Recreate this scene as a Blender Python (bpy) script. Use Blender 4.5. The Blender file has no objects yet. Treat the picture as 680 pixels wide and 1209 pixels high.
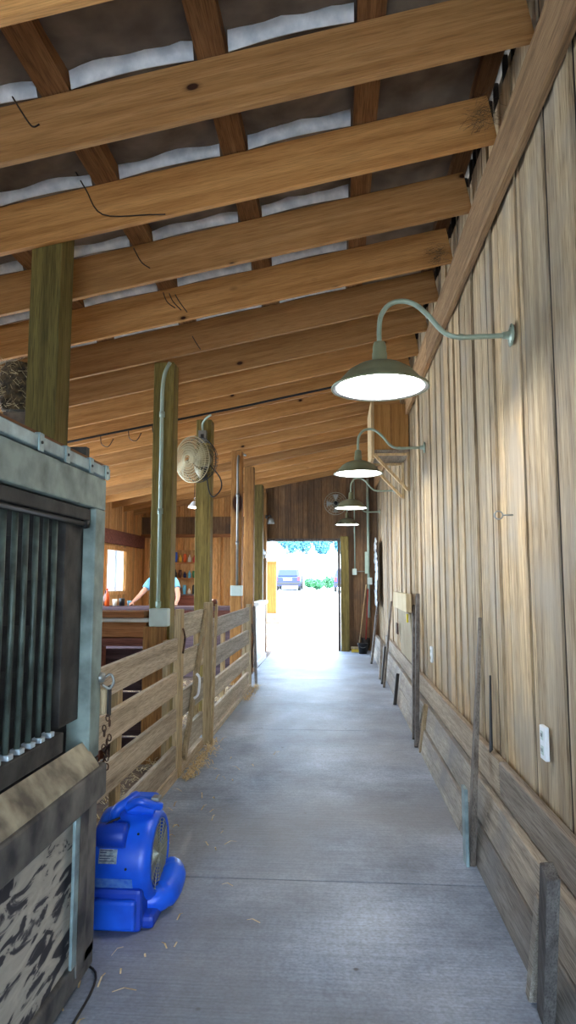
import bpy, math, random
from mathutils import Vector, Matrix, Euler
R = random.Random(7)
scn = bpy.context.scene
col = scn.collection
PI = math.pi

# ------------------------------------------------------------------ materials
def nt(name):
    m = bpy.data.materials.new(name); m.use_nodes = True
    n = m.node_tree; n.nodes.clear()
    o = n.nodes.new('ShaderNodeOutputMaterial'); b = n.nodes.new('ShaderNodeBsdfPrincipled')
    n.links.new(b.outputs[0], o.inputs[0])
    return m, n, b
def N(n, t, **k):
    x = n.nodes.new(t)
    for a, v in k.items():
        if a.startswith('i_'): x.inputs[a[2:].replace('_', ' ')].default_value = v
        else: setattr(x, a, v)
    return x
def s2l(c):
    return tuple(((v/255)/12.92 if v/255 <= .04045 else ((v/255+.055)/1.055)**2.4) for v in c) + (1,)
def coords(n, scale, seed=True):
    tc = N(n, 'ShaderNodeTexCoord'); mp = N(n, 'ShaderNodeMapping'); mp.inputs['Scale'].default_value = scale
    src = tc.outputs['Object']
    if seed:
        oi = N(n, 'ShaderNodeObjectInfo'); at = N(n, 'ShaderNodeAttribute', attribute_name='rnd')
        ad = N(n, 'ShaderNodeMath', operation='ADD'); n.links.new(oi.outputs['Random'], ad.inputs[0]); n.links.new(at.outputs['Fac'], ad.inputs[1])
        mu = N(n, 'ShaderNodeMath', operation='MULTIPLY'); mu.inputs[1].default_value = 37.0; n.links.new(ad.outputs[0], mu.inputs[0])
        va = N(n, 'ShaderNodeVectorMath', operation='ADD'); n.links.new(src, va.inputs[0]); n.links.new(mu.outputs[0], va.inputs[1])
        src = va.outputs[0]
    n.links.new(src, mp.inputs['Vector'])
    return mp, tc
def ramp(n, stops):
    r = N(n, 'ShaderNodeValToRGB'); e = r.color_ramp.elements
    while len(e) < len(stops): e.new(.5)
    for i, (p, c) in enumerate(stops): e[i].position = p; e[i].color = c
    return r
def wood(name, dark, mid, light, axis='X', knots=0, rough=.75, stain=None, contrast=1.0, bump=.25):
    m, n, b = nt(name)
    g = .35; cxx = 9.0
    sc = {'X': (g, cxx, cxx), 'Y': (cxx, g, cxx), 'Z': (cxx, cxx, g)}[axis]
    mp, tc = coords(n, sc)
    no = N(n, 'ShaderNodeTexNoise'); no.inputs['Scale'].default_value = 2.2; no.inputs['Detail'].default_value = 7; no.inputs['Roughness'].default_value = .62; no.inputs['Distortion'].default_value = .12
    n.links.new(mp.outputs[0], no.inputs['Vector'])
    r = ramp(n, [(.28, s2l(dark)), (.5, s2l(mid)), (.72, s2l(light))])
    n.links.new(no.outputs['Fac'], r.inputs[0])
    c = r.outputs[0]
    # fine fibres
    mp2, _ = coords(n, tuple(v*9 for v in sc))
    n2 = N(n, 'ShaderNodeTexNoise'); n2.inputs['Scale'].default_value = 2.5; n2.inputs['Detail'].default_value = 4
    n.links.new(mp2.outputs[0], n2.inputs['Vector'])
    r2 = ramp(n, [(.34, (.5, .47, .45, 1)), (.5, (.98, .98, .98, 1)), (.66, (1.2, 1.2, 1.2, 1))]); n.links.new(n2.outputs['Fac'], r2.inputs[0])
    mx = N(n, 'ShaderNodeMixRGB', blend_type='MULTIPLY'); mx.inputs[0].default_value = .75*contrast
    n.links.new(c, mx.inputs[1]); n.links.new(r2.outputs[0], mx.inputs[2]); c = mx.outputs[0]
    # board to board difference
    at = N(n, 'ShaderNodeAttribute', attribute_name='rnd'); oi = N(n, 'ShaderNodeObjectInfo')
    ad = N(n, 'ShaderNodeMath', operation='ADD'); n.links.new(at.outputs['Fac'], ad.inputs[0]); n.links.new(oi.outputs['Random'], ad.inputs[1])
    fr = N(n, 'ShaderNodeMath', operation='FRACT'); n.links.new(ad.outputs[0], fr.inputs[0])
    r3 = ramp(n, [(0, (.62, .62, .66, 1)), (.5, (1, 1, 1, 1)), (1, (1.28, 1.2, 1.08, 1))]); n.links.new(fr.outputs[0], r3.inputs[0])
    m3 = N(n, 'ShaderNodeMixRGB', blend_type='MULTIPLY'); m3.inputs[0].default_value = .8
    n.links.new(c, m3.inputs[1]); n.links.new(r3.outputs[0], m3.inputs[2]); c = m3.outputs[0]
    if knots:
        ks = {'X': (1.0, 1.7, 1.7), 'Y': (1.7, 1.0, 1.7), 'Z': (1.7, 1.7, 1.0)}[axis]
        mk, _ = coords(n, tuple(v*knots for v in ks))
        vo = N(n, 'ShaderNodeTexVoronoi'); vo.inputs['Scale'].default_value = 1.5; vo.inputs['Randomness'].default_value = 1
        n.links.new(mk.outputs[0], vo.inputs['Vector'])
        rk = ramp(n, [(0, (1, 1, 1, 1)), (.055, (1, 1, 1, 1)), (.08, (.3, .3, .3, 1)), (.13, (0, 0, 0, 1))])
        n.links.new(vo.outputs['Distance'], rk.inputs[0])
        m4 = N(n, 'ShaderNodeMixRGB', blend_type='MIX'); n.links.new(rk.outputs[0], m4.inputs[0]); n.links.new(c, m4.inputs[1])
        m4.inputs[2].default_value = s2l((52, 24, 10)); c = m4.outputs[0]
    if stain:
        mp5, _ = coords(n, (1.3, 1.3, 1.3), False)
        n5 = N(n, 'ShaderNodeTexNoise'); n5.inputs['Scale'].default_value = 1.6; n5.inputs['Detail'].default_value = 5
        n.links.new(mp5.outputs[0], n5.inputs['Vector'])
        r5 = ramp(n, [(.45, (0, 0, 0, 1)), (.68, (.75, .75, .75, 1))]); n.links.new(n5.outputs['Fac'], r5.inputs[0])
        m5 = N(n, 'ShaderNodeMixRGB'); n.links.new(r5.outputs[0], m5.inputs[0]); n.links.new(c, m5.inputs[1]); m5.inputs[2].default_value = s2l(stain); c = m5.outputs[0]
    n.links.new(c, b.inputs['Base Color']); b.inputs['Roughness'].default_value = rough
    b.inputs['Specular IOR Level'].default_value = .25
    bp = N(n, 'ShaderNodeBump'); bp.inputs['Strength'].default_value = bump; bp.inputs['Distance'].default_value = .01
    n.links.new(n2.outputs['Fac'], bp.inputs['Height']); n.links.new(bp.outputs[0], b.inputs['Normal'])
    return m
def plain(name, c, rough=.5, metal=0, noise=.15, scale=8, emit=0, trans=0, bump=0, c2=None, thr=(.35, .7)):
    m, n, b = nt(name)
    mp, _ = coords(n, (scale,)*3)
    no = N(n, 'ShaderNodeTexNoise'); no.inputs['Scale'].default_value = 1; no.inputs['Detail'].default_value = 6
    n.links.new(mp.outputs[0], no.inputs['Vector'])
    lo = s2l(c2) if c2 else tuple(v*(1-noise) for v in s2l(c)[:3])+(1,)
    r = ramp(n, [(thr[0], lo), (thr[1], s2l(c))]); n.links.new(no.outputs['Fac'], r.inputs[0])
    n.links.new(r.outputs[0], b.inputs['Base Color'])
    b.inputs['Roughness'].default_value = rough; b.inputs['Metallic'].default_value = metal
    if emit:
        b.inputs['Emission Color'].default_value = (1, .98, .93, 1); b.inputs['Emission Strength'].default_value = emit
    if trans: b.inputs['Transmission Weight'].default_value = trans
    if bump:
        bp = N(n, 'ShaderNodeBump'); bp.inputs['Strength'].default_value = bump; bp.inputs['Distance'].default_value = .02
        n.links.new(no.outputs['Fac'], bp.inputs['Height']); n.links.new(bp.outputs[0], b.inputs['Normal'])
    return m
def concrete():
    m, n, b = nt('concrete')
    mp, _ = coords(n, (1, 1, 1), False)
    a = N(n, 'ShaderNodeTexNoise'); a.inputs['Scale'].default_value = 1.1; a.inputs['Detail'].default_value = 8; a.inputs['Roughness'].default_value = .65
    n.links.new(mp.outputs[0], a.inputs['Vector'])
    r = ramp(n, [(.3, s2l((100, 112, 130))), (.5, s2l((148, 161, 182))), (.7, s2l((188, 200, 218)))]); n.links.new(a.outputs['Fac'], r.inputs[0])
    # broom-finish lines across the aisle
    mb, _ = coords(n, (1.2, 46, 1), False)
    w = N(n, 'ShaderNodeTexNoise'); w.inputs['Scale'].default_value = 1.6; w.inputs['Detail'].default_value = 3
    n.links.new(mb.outputs[0], w.inputs['Vector'])
    rw = ramp(n, [(.3, (.72, .73, .75, 1)), (.7, (1.16, 1.16, 1.16, 1))]); n.links.new(w.outputs['Fac'], rw.inputs[0])
    m1 = N(n, 'ShaderNodeMixRGB', blend_type='MULTIPLY'); m1.inputs[0].default_value = .6
    n.links.new(r.outputs[0], m1.inputs[1]); n.links.new(rw.outputs[0], m1.inputs[2])
    # grit
    g = N(n, 'ShaderNodeTexNoise'); g.inputs['Scale'].default_value = 70; g.inputs['Detail'].default_value = 4
    n.links.new(mp.outputs[0], g.inputs['Vector'])
    rg = ramp(n, [(.3, (.6, .6, .6, 1)), (.65, (1.22, 1.22, 1.22, 1))]); n.links.new(g.outputs['Fac'], rg.inputs[0])
    m2 = N(n, 'ShaderNodeMixRGB', blend_type='MULTIPLY'); m2.inputs[0].default_value = .6
    n.links.new(m1.outputs[0], m2.inputs[1]); n.links.new(rg.outputs[0], m2.inputs[2])
    # dark spots of dirt
    v = N(n, 'ShaderNodeTexVoronoi'); v.inputs['Scale'].default_value = 3.4; n.links.new(mp.outputs[0], v.inputs['Vector'])
    rv = ramp(n, [(.03, (.8, .8, .8, 1)), (.055, (0, 0, 0, 1))]); n.links.new(v.outputs['Distance'], rv.inputs[0])
    m3 = N(n, 'ShaderNodeMixRGB'); n.links.new(rv.outputs[0], m3.inputs[0]); n.links.new(m2.outputs[0], m3.inputs[1]); m3.inputs[2].default_value = s2l((70, 66, 62))
    # dirt
    d = N(n, 'ShaderNodeTexNoise'); d.inputs['Scale'].default_value = .55; d.inputs['Detail'].default_value = 6
    mo = N(n, 'ShaderNodeVectorMath', operation='ADD'); mo.inputs[1].default_value = (5.2, 1.3, 0); n.links.new(mp.outputs[0], mo.inputs[0]); n.links.new(mo.outputs[0], d.inputs['Vector'])
    rd = ramp(n, [(.42, (0, 0, 0, 1)), (.66, (.75, .75, .75, 1))]); n.links.new(d.outputs['Fac'], rd.inputs[0])
    m4 = N(n, 'ShaderNodeMixRGB'); n.links.new(rd.outputs[0], m4.inputs[0]); n.links.new(m3.outputs[0], m4.inputs[1]); m4.inputs[2].default_value = s2l((130, 130, 132))
    n.links.new(m4.outputs[0], b.inputs['Base Color'])
    b.inputs['Roughness'].default_value = .55; b.inputs['Specular IOR Level'].default_value = .5
    bp = N(n, 'ShaderNodeBump'); bp.inputs['Strength'].default_value = .55; bp.inputs['Distance'].default_value = .006
    n.links.new(w.outputs['Fac'], bp.inputs['Height']); n.links.new(bp.outputs[0], b.inputs['Normal'])
    return m
def peeling():
    m, n, b = nt('peeling_paint_wood')
    mp, _ = coords(n, (5, 5, 9), False); mp.inputs['Rotation'].default_value = (.75, 0, 0)
    mp.inputs['Scale'].default_value = (6, 5.5, 17)
    a = N(n, 'ShaderNodeTexNoise'); a.inputs['Scale'].default_value = 1.0; a.inputs['Detail'].default_value = 7; a.inputs['Distortion'].default_value = .9
    n.links.new(mp.outputs[0], a.inputs['Vector'])
    r = ramp(n, [(.44, s2l((50, 48, 54))), (.47, s2l((94, 92, 92))), (.49, s2l((164, 158, 148))), (.7, s2l((190, 184, 170)))])
    n.links.new(a.outputs['Fac'], r.inputs[0]); n.links.new(r.outputs[0], b.inputs['Base Color'])
    b.inputs['Roughness'].default_value = .8
    bp = N(n, 'ShaderNodeBump'); bp.inputs['Strength'].default_value = .4; bp.inputs['Distance'].default_value = .01
    n.links.new(a.outputs['Fac'], bp.inputs['Height']); n.links.new(bp.outputs[0], b.inputs['Normal'])
    return m

M = {}
M['rafter'] = wood('pine_rafter', (156, 108, 60), (182, 133, 80), (200, 152, 98), 'X', knots=1.5, contrast=.6)
M['rafter_far'] = M['rafter']
M['purlin'] = wood('purlin_wood', (100, 66, 40), (132, 92, 58), (152, 112, 74), 'Y')
M['ledger'] = wood('ledger_wood', (120, 92, 62), (158, 124, 88), (182, 150, 110), 'Y')
M['planks'] = wood('old_wall_planks', (126, 104, 76), (178, 154, 120), (206, 186, 152), 'Z', stain=(158, 146, 130), contrast=1.25)
M['lowplank'] = wood('grey_kick_planks', (116, 110, 102), (156, 148, 138), (180, 172, 160), 'Y', stain=(128, 126, 126), bump=.5)
M['railwood'] = wood('rail_wood', (128, 114, 98), (160, 146, 128), (182, 168, 150), 'Y')
M['post'] = wood('green_treated_post', (80, 70, 34), (118, 104, 56), (142, 126, 74), 'Z', knots=.35)
M['post_red'] = wood('brown_post', (112, 76, 42), (150, 108, 62), (172, 130, 80), 'Z', knots=.3)
M['fence'] = wood('weathered_fence', (132, 120, 102), (172, 158, 138), (200, 188, 168), 'Y', bump=.4)
M['fencez'] = wood('weathered_upright', (134, 116, 88), (170, 150, 116), (192, 172, 138), 'Z', bump=.4)
M['fenceg'] = wood('grey_weathered_fence', (136, 130, 116), (174, 166, 150), (200, 192, 176), 'Y', bump=.4)
M['stake'] = wood('dark_weathered_stake', (70, 64, 60), (104, 98, 94), (132, 126, 120), 'Z', bump=.5)
M['farwall'] = wood('brown_end_wall', (84, 62, 44), (122, 94, 68), (148, 118, 88), 'Z', stain=(86, 70, 58))
M['orange'] = wood('honey_panelling', (176, 116, 62), (216, 160, 98), (236, 190, 130), 'Z')
M['orangex'] = wood('honey_boards', (138, 84, 46), (178, 118, 70), (200, 142, 92), 'X')
M['redboard'] = wood('red_brown_board', (88, 48, 38), (122, 72, 58), (142, 90, 74), 'X')
M['purpleboard'] = wood('dark_plum_board', (60, 46, 50), (92, 74, 80), (118, 98, 102), 'X')
M['ply'] = wood('plywood', (140, 100, 54), (170, 126, 72), (188, 146, 90), 'Z', contrast=.5)
M['palewood'] = wood('pale_new_wood', (184, 152, 106), (212, 182, 136), (228, 204, 160), 'Z')
M['palepanel'] = wood('pale_plywood_panel', (160, 142, 108), (190, 172, 136), (206, 190, 156), 'Z', contrast=.6)
M['gatepaint'] = plain('grey_green_paint', (134, 150, 144), .55, 0, scale=9, c2=(84, 96, 92), thr=(.3, .62), bump=.3)
M['gatestrip'] = plain('blue_grey_metal_edging', (156, 178, 180), .45, .1, scale=12, c2=(108, 124, 126), bump=.2)
M['gatedark'] = plain('dark_grimy_shade_wood', (70, 68, 64), .8, 0, scale=10, c2=(36, 33, 32), bump=.4)  # grimy door parts; the dark tone also paints shade on stall walls
M['gaterail'] = plain('worn_rail', (118, 114, 108), .75, 0, scale=7, c2=(50, 49, 52), bump=.4)
M['ledge'] = plain('dusty_ledge', (184, 174, 150), .85, 0, scale=9, c2=(98, 88, 76), bump=.4)
M['peel'] = peeling()
M['ironbar'] = plain('painted_iron_bar', (92, 106, 98), .5, .3, scale=14, c2=(52, 58, 52))
M['bartip'] = plain('bare_bar_foot', (188, 204, 214), .5, .2)
M['galv'] = plain('galvanised_metal', (150, 152, 148), .45, .7, scale=20)
M['darkmetal'] = plain('dark_metal', (46, 46, 46), .5, .6)
M['rust'] = plain('rusty_metal', (96, 66, 48), .8, .3, scale=25, c2=(48, 36, 30))
M['lampgreen'] = plain('olive_green_enamel', (140, 144, 114), .38, .1, scale=5, c2=(120, 120, 92))
M['lamppipe'] = plain('green_grey_pipe', (160, 174, 154), .38, .1, scale=6, c2=(138, 150, 130))
M['white'] = plain('white_enamel', (235, 238, 240), .4, 0, noise=.04)
M['lampglow'] = plain('lit_lamp_lens', (255, 255, 255), .4, 0, noise=0, emit=9)
M['conduit'] = plain('conduit_grey_green', (176, 196, 180), .4, .05, noise=.1)
M['boxgrey'] = plain('junction_box_grey', (200, 214, 206), .5, .0, noise=.12)
M['blue'] = plain('blue_moulded_plastic', (20, 92, 222), .38, 0, scale=6, c2=(12, 66, 188), thr=(.25, .55))
M['bluedark'] = plain('deep_blue_plastic', (14, 62, 178), .42, 0, noise=.1)
M['label'] = plain('grey_sticker', (176, 184, 186), .5, 0, scale=60, c2=(120, 132, 140))
M['faded'] = plain('scuffed_blue_strip', (96, 138, 196), .5, 0, scale=30, c2=(44, 92, 186))
M['black'] = plain('black_rubber', (22, 22, 24), .6)
M['grille'] = plain('grey_wire', (168, 168, 150), .4, .5)
M['cageclear'] = plain('beige_wire_guard', (206, 196, 160), .45, .3)
M['fanblade'] = plain('dusty_fan_blade', (168, 158, 122), .5, .1, noise=.25)
M['insul'] = plain('dusty_insulation_facing', (138, 122, 106), .9, 0, scale=4, c2=(96, 82, 70), bump=.4)
M['flange'] = plain('white_vinyl_flap', (250, 252, 254), .5, 0, scale=9, c2=(190, 198, 206), bump=.3)
M['wire'] = plain('brown_wire', (56, 42, 32), .6, .2)
M['gap_shade'] = plain('dark_gap_shade', (62, 50, 40), .9, 0, scale=9, c2=(40, 32, 26))  # dark colour that paints shade into the wall board gaps
M['straw'] = plain('straw', (238, 222, 182), .85, 0, scale=30, c2=(190, 162, 116))
M['dirt'] = plain('bedding_dirt', (150, 124, 100), .95, 0, scale=5, c2=(92, 76, 70), bump=.5)
M['nest'] = plain('dry_grass_nest', (116, 96, 66), .95, 0, scale=30, c2=(52, 42, 30), bump=1)
M['gravel'] = plain('pale_gravel', (226, 226, 222), .95, 0, scale=3, c2=(200, 200, 198), bump=.2)
M['foil'] = plain('crumpled_silver_foil', (206, 210, 214), .35, .75, scale=24, c2=(126, 132, 138), bump=1)
M['yellow'] = plain('yellow_bristle', (222, 194, 54), .8)
M['redhandle'] = plain('red_handle', (156, 40, 34), .5)
M['skin'] = plain('skin', (214, 158, 132), .55, 0, noise=.08)
M['shirt'] = plain('light_blue_cotton', (120, 188, 226), .85, 0, noise=.12)
M['jeans'] = plain('dark_jeans', (44, 52, 74), .9)
M['hair'] = plain('dark_brown_hair', (48, 32, 24), .7)
M['carblue'] = plain('deep_blue_car_paint', (8, 24, 84), .3, 0, noise=.05)
M['glassdark'] = plain('dark_tinted_glass', (24, 36, 52), .08, 0, noise=.05)
M['chrome'] = plain('chrome', (210, 214, 220), .15, 1)
M['redlens'] = plain('red_lens', (168, 20, 20), .3)
M['leaf'] = plain('haze_tinted_foliage', (92, 150, 160), .8, 0, scale=.6, c2=(60, 112, 126))  # distance haze is put into the leaf colour
M['bush'] = plain('green_bush_leaves', (74, 136, 88), .8, 0, scale=2, c2=(44, 98, 60))
M['bark'] = plain('bark', (110, 124, 124), .9)
M['porchwood'] = wood('porch_orange_wood', (120, 62, 22), (158, 88, 34), (178, 106, 46), 'Z')
M['stone'] = plain('pale_stone', (140, 122, 104), .85, 0, scale=8, c2=(90, 76, 66), bump=.5)
M['glass'] = plain('frosted_daylight_glass', (235, 242, 248), .3, 0, noise=.03, trans=.7)
M['bulb'] = plain('lit_bulb', (255, 255, 255), .4, 0, noise=0, emit=600)
for k, c in {'c_blue': (34, 84, 190), 'c_orange': (226, 92, 34), 'c_red': (186, 34, 36), 'c_green': (40, 116, 70), 'c_yellow': (236, 190, 60), 'c_teal': (110, 186, 214), 'c_brown': (94, 52, 34), 'c_cream': (236, 226, 206), 'c_navy': (26, 34, 84), 'c_black': (26, 24, 26)}.items():
    M[k] = plain(k[2:]+'_item', c, .35, 0, noise=.1)

# ------------------------------------------------------------------ mesh building
def wloc(o):
    v = Vector((0, 0, 0))
    while o: v += o.location; o = o.parent
    return v
class MB:
    def __init__(s): s.v = []; s.f = []; s.r = []; s.cur = 0.0
    def rnd(s): s.cur = R.random(); return s
    def add(s, vs, fs):
        b = len(s.v); s.v += [Vector(p) for p in vs]
        for f in fs: s.f.append([b+i for i in f]); s.r.append(s.cur)
        return s
    def box(s, a, b):
        x0, y0, z0 = a; x1, y1, z1 = b
        return s.add([(x0,y0,z0),(x1,y0,z0),(x1,y1,z0),(x0,y1,z0),(x0,y0,z1),(x1,y0,z1),(x1,y1,z1),(x0,y1,z1)],
                     [(3,2,1,0),(4,5,6,7),(0,1,5,4),(1,2,6,5),(2,3,7,6),(3,0,4,7)])
    def beam(s, p0, p1, w, t, side=(0,1,0)):
        p0 = Vector(p0); p1 = Vector(p1); d = (p1-p0).normalized(); a = Vector(side); a = (a-d*a.dot(d)).normalized(); c = d.cross(a)
        a = a*w/2; c = c*t/2
        return s.add([p0-a-c, p0+a-c, p0+a+c, p0-a+c, p1-a-c, p1+a-c, p1+a+c, p1-a+c],
                     [(3,2,1,0),(4,5,6,7),(0,1,5,4),(1,2,6,5),(2,3,7,6),(3,0,4,7)])
    def tube(s, pts, r, n=8, closed=False):
        pts = [Vector(p) for p in pts]; k = len(pts)
        rr = r if isinstance(r, (list, tuple)) else [r]*k
        prev = None; vs = []
        for i, p in enumerate(pts):
            if closed: d = pts[(i+1) % k]-pts[i-1]
            else: d = pts[min(i+1, k-1)]-pts[max(i-1, 0)]
            d.normalize()
            if prev is None:
                a = d.orthogonal().normalized()
            else: a = (prev-d*prev.dot(d)).normalized()
            prev = a; c = d.cross(a)
            for j in range(n):
                t = 2*PI*j/n; vs.append(p+(a*math.cos(t)+c*math.sin(t))*rr[i])
        fs = []
        for i in range(k if closed else k-1):
            i2 = (i+1) % k
            for j in range(n): fs.append((i*n+j, i*n+(j+1) % n, i2*n+(j+1) % n, i2*n+j))
        if not closed: fs.append(tuple(range(n-1, -1, -1))); fs.append(tuple((k-1)*n+j for j in range(n)))
        return s.add(vs, fs)
    def lathe(s, prof, c=(0,0,0), mat=None, n=28, cap=False):
        vs = []; fs = []; k = len(prof); mt = mat or Matrix.Identity(3); c = Vector(c)
        for r, z in prof:
            for j in range(n):
                t = 2*PI*j/n; vs.append(c+mt @ Vector((r*math.cos(t), r*math.sin(t), z)))
        for i in range(k-1):
            for j in range(n): fs.append((i*n+j, i*n+(j+1) % n, (i+1)*n+(j+1) % n, (i+1)*n+j))
        if cap: fs.append(tuple(range(n-1, -1, -1))); fs.append(tuple((k-1)*n+j for j in range(n)))
        return s.add(vs, fs)
    def prism(s, poly, vec):
        k = len(poly); vec = Vector(vec); vs = [Vector(p) for p in poly]; vs += [p+vec for p in vs]
        return s.add(vs, [tuple(range(k-1, -1, -1)), tuple(range(k, 2*k))]+[(i, (i+1) % k, k+(i+1) % k, k+i) for i in range(k)])
    def build(s, name, mat, parent=None, bevel=0, smooth=False, sub=0):
        xs = [v.x for v in s.v]; ys = [v.y for v in s.v]; zs = [v.z for v in s.v]
        o0 = Vector(((min(xs)+max(xs))/2, (min(ys)+max(ys))/2, min(zs)))
        me = bpy.data.meshes.new(name); me.from_pydata([tuple(v-o0) for v in s.v], [], s.f)
        at = me.attributes.new('rnd', 'FLOAT', 'FACE'); at.data.foreach_set('value', s.r)
        me.materials.append(M[mat] if isinstance(mat, str) else mat)
        if smooth: me.polygons.foreach_set('use_smooth', [True]*len(me.polygons))
        me.validate(); me.update()
        o = bpy.data.objects.new(name, me); col.objects.link(o)
        if parent is not None: o.parent = parent; o.location = o0-wloc(parent)
        else: o.location = o0
        if bevel:
            b = o.modifiers.new('bevel', 'BEVEL'); b.width = bevel; b.segments = 2; b.limit_method = 'ANGLE'; b.angle_limit = math.radians(50)
        if sub:
            b = o.modifiers.new('sub', 'SUBSURF'); b.levels = sub; b.render_levels = sub
        return o
def tag(o, label=None, cat=None, group=None, kind=None):
    if label: o['label'] = label
    if cat: o['category'] = cat
    if group: o['group'] = group
    if kind: o['kind'] = kind
    return o
def empty(name, loc, label, cat, group=None):
    o = bpy.data.objects.new(name, None); o.location = loc; col.objects.link(o); o.empty_display_size = .1
    return tag(o, label, cat, group)
def copy_tree(o, parent=None):
    c = o.copy(); col.objects.link(c)
    if parent is not None: c.parent = parent
    for ch in list(o.children): copy_tree(ch, c)
    return c
def struct(o): o['kind'] = 'structure'; return o
def smoothpts(pts, n=6):
    pts = [Vector(p) for p in pts]; out = []
    for i in range(len(pts)-1):
        p0 = pts[max(i-1, 0)]; p1 = pts[i]; p2 = pts[i+1]; p3 = pts[min(i+2, len(pts)-1)]
        for k in range(n):
            t = k/n
            out.append(.5*((2*p1)+(p2-p0)*t+(2*p0-5*p1+4*p2-p3)*t*t+(3*p1-p0-3*p2+p3)*t**3))
    out.append(pts[-1]); return out

# ------------------------------------------------------------------ dimensions
SL = .194
def zb(x): return 3.965+SL*x          # underside of rafters
def ground(y):
    P = [(15, -.02), (16, .0), (19, .38), (50, .84), (60, 1.3), (95, 5.3), (130, 6.2)]
    if y <= P[0][0]: return P[0][1]
    for (a, b), (c, d) in zip(P, P[1:]):
        if y <= c: return b+(d-b)*(y-a)/(c-a)
    return P[-1][1]
YE = 15.4

# ------------------------------------------------------------------ setting: floor, walls, roof
fl = MB()
ys = [-2.5, .3, 3.72, 7.3, 10.9, YE+.6]
for a, b in zip(ys, ys[1:]): fl.rnd(); fl.box((-1.45, a+.004, -.12), (.95, b-.004, 0))
struct(fl.build('floor', concrete(), bevel=.004))
struct(MB().box((-1.45, -2.5, -.2), (.95, YE+.6, -.13)).build('floor_joint_bed', 'dirt'))
g = MB(); nx, ny = 30, 40; vs = []; fs = []
for i in range(nx+1):
    for j in range(ny+1):
        vs.append((-7+5.55*i/nx, -2.5+(YE+2.5)*j/ny, -.03+R.random()*.03))
for i in range(nx):
    for j in range(ny): a = i*(ny+1)+j; fs.append((a, a+ny+1, a+ny+2, a+1))
g.add(vs, fs); struct(g.build('floor_stall_bedding', 'dirt', smooth=True))
# outside ground
g = MB(); vs = []; fs = []
yy = [15.95, 16.5, 17, 19, 22, 28, 36, 44, 50, 60, 70, 80, 95, 110, 130]; xx = [-60, -30, -15, -8, -4, -1.5, 1, 4, 8, 15, 30, 60]
for y in yy:
    for x in xx: vs.append((x, y, ground(y)-.005))
for j in range(len(yy)-1):
    for i in range(len(xx)-1): a = j*len(xx)+i; fs.append((a, a+1, a+len(xx)+1, a+len(xx)))
g.add(vs, fs); struct(g.build('ground_yard', 'gravel', smooth=True))
struct(MB().add([(-40, -40, -.22), (40, -40, -.22), (40, 15.9, -.22), (-40, 15.9, -.22)], [(0, 1, 2, 3)]).build('ground_around_barn', 'gravel'))

# right wall of upright planks
w = MB(); gap_shade = MB(); y = -2.0; pdx = 0
while y < YE+.1:
    wd = R.choice([.07, .09, .12, .15, .18, .22]); dx = R.choice([0, .004, .012, .02]); w.rnd()
    gp = R.choice([.007, .011, .018, .026]) if y > 0 else .01
    gap_shade.box((.953+max(dx, pdx), y-.03, 0), (1.0, y+.001, zb(.96)+.44)); pdx = dx  # dark strip set in each board gap to stand for its shade
    w.box((.95+dx, y, .0), (.985+dx, y+wd-gp, zb(.96)+.25)); y += wd
w.cur = 0; w.box((1.012, -2, 0), (1.04, YE+.1, zb(1.0)+.45))
struct(w.build('wall_right', 'planks'))
struct(gap_shade.build('wall_right_gap_shade', 'gap_shade'))
# kick planks, rail, ledger
for k, (z0, z1) in enumerate([(.0, .185), (.192, .375)]):
    b = MB(); y = -1.5
    while y < YE-.5:
        L = R.uniform(1.9, 3.4); b.rnd(); o_ = R.uniform(-.012, .012); y1_ = min(y+L, YE-.1)-.008; dz = R.uniform(0, .012); o2 = R.uniform(-.012, .012)
        xa = .775 if k == 0 else .822; xb_ = xa+.045
        b.add([(xa+o_, y, z0), (.92, y, z0), (.92, y, z1-dz), (xb_+o_, y, z1-dz), (xa+o2, y1_, z0), (.92, y1_, z0), (.92, y1_, z1), (xb_+o2, y1_, z1)],
              [(0, 1, 2, 3), (7, 6, 5, 4), (0, 4, 5, 1), (1, 5, 6, 2), (2, 6, 7, 3), (3, 7, 4, 0)]); y += L
    struct(b.build('baseboard_right' if k == 0 else 'baseboard_right_upper', 'lowplank', bevel=.004))
b = MB(); y = -1.5
for y0, y1 in [(-1.5, 3.92), (3.93, 7.6), (7.61, 11.2), (11.21, 12.6)]:
    b.rnd(); b.box((.905, y0, .385), (.948, y1, .575 if y0 > 5 else .585))
struct(b.build('trim_1', 'railwood', bevel=.006))
b = MB().rnd(); b.box((.90, -2, 3.72), (.945, 6.4, 4.04)); b.rnd(); b.box((.902, 6.41, 3.72), (.945, YE, 4.04))
struct(b.build('trim_2', 'ledger', bevel=.004))

# unseen walls added to dim the near ceiling: rear doorway wall, low eave wall
w = MB(); x = -6.5
while x < 1.0:
    w.rnd(); x1 = x+.15
    if x1 > -1.3 and x < .9: w.box((x, -2.55, 2.1), (x1-.006, -2.5, zb(x)+.4))
    else: w.box((x, -2.55, -.1), (x1-.006, -2.5, zb(x)+.4))
    x += .15
struct(w.build('wall_near_light_block', 'farwall'))
w = MB(); y = -2.5
while y < 4.6: w.rnd(); w.box((-6.5, y, -.1), (-6.46, y+.145, zb(-6.5)+.1)); y += .15
struct(w.build('wall_eave_light_block', 'farwall'))
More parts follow.
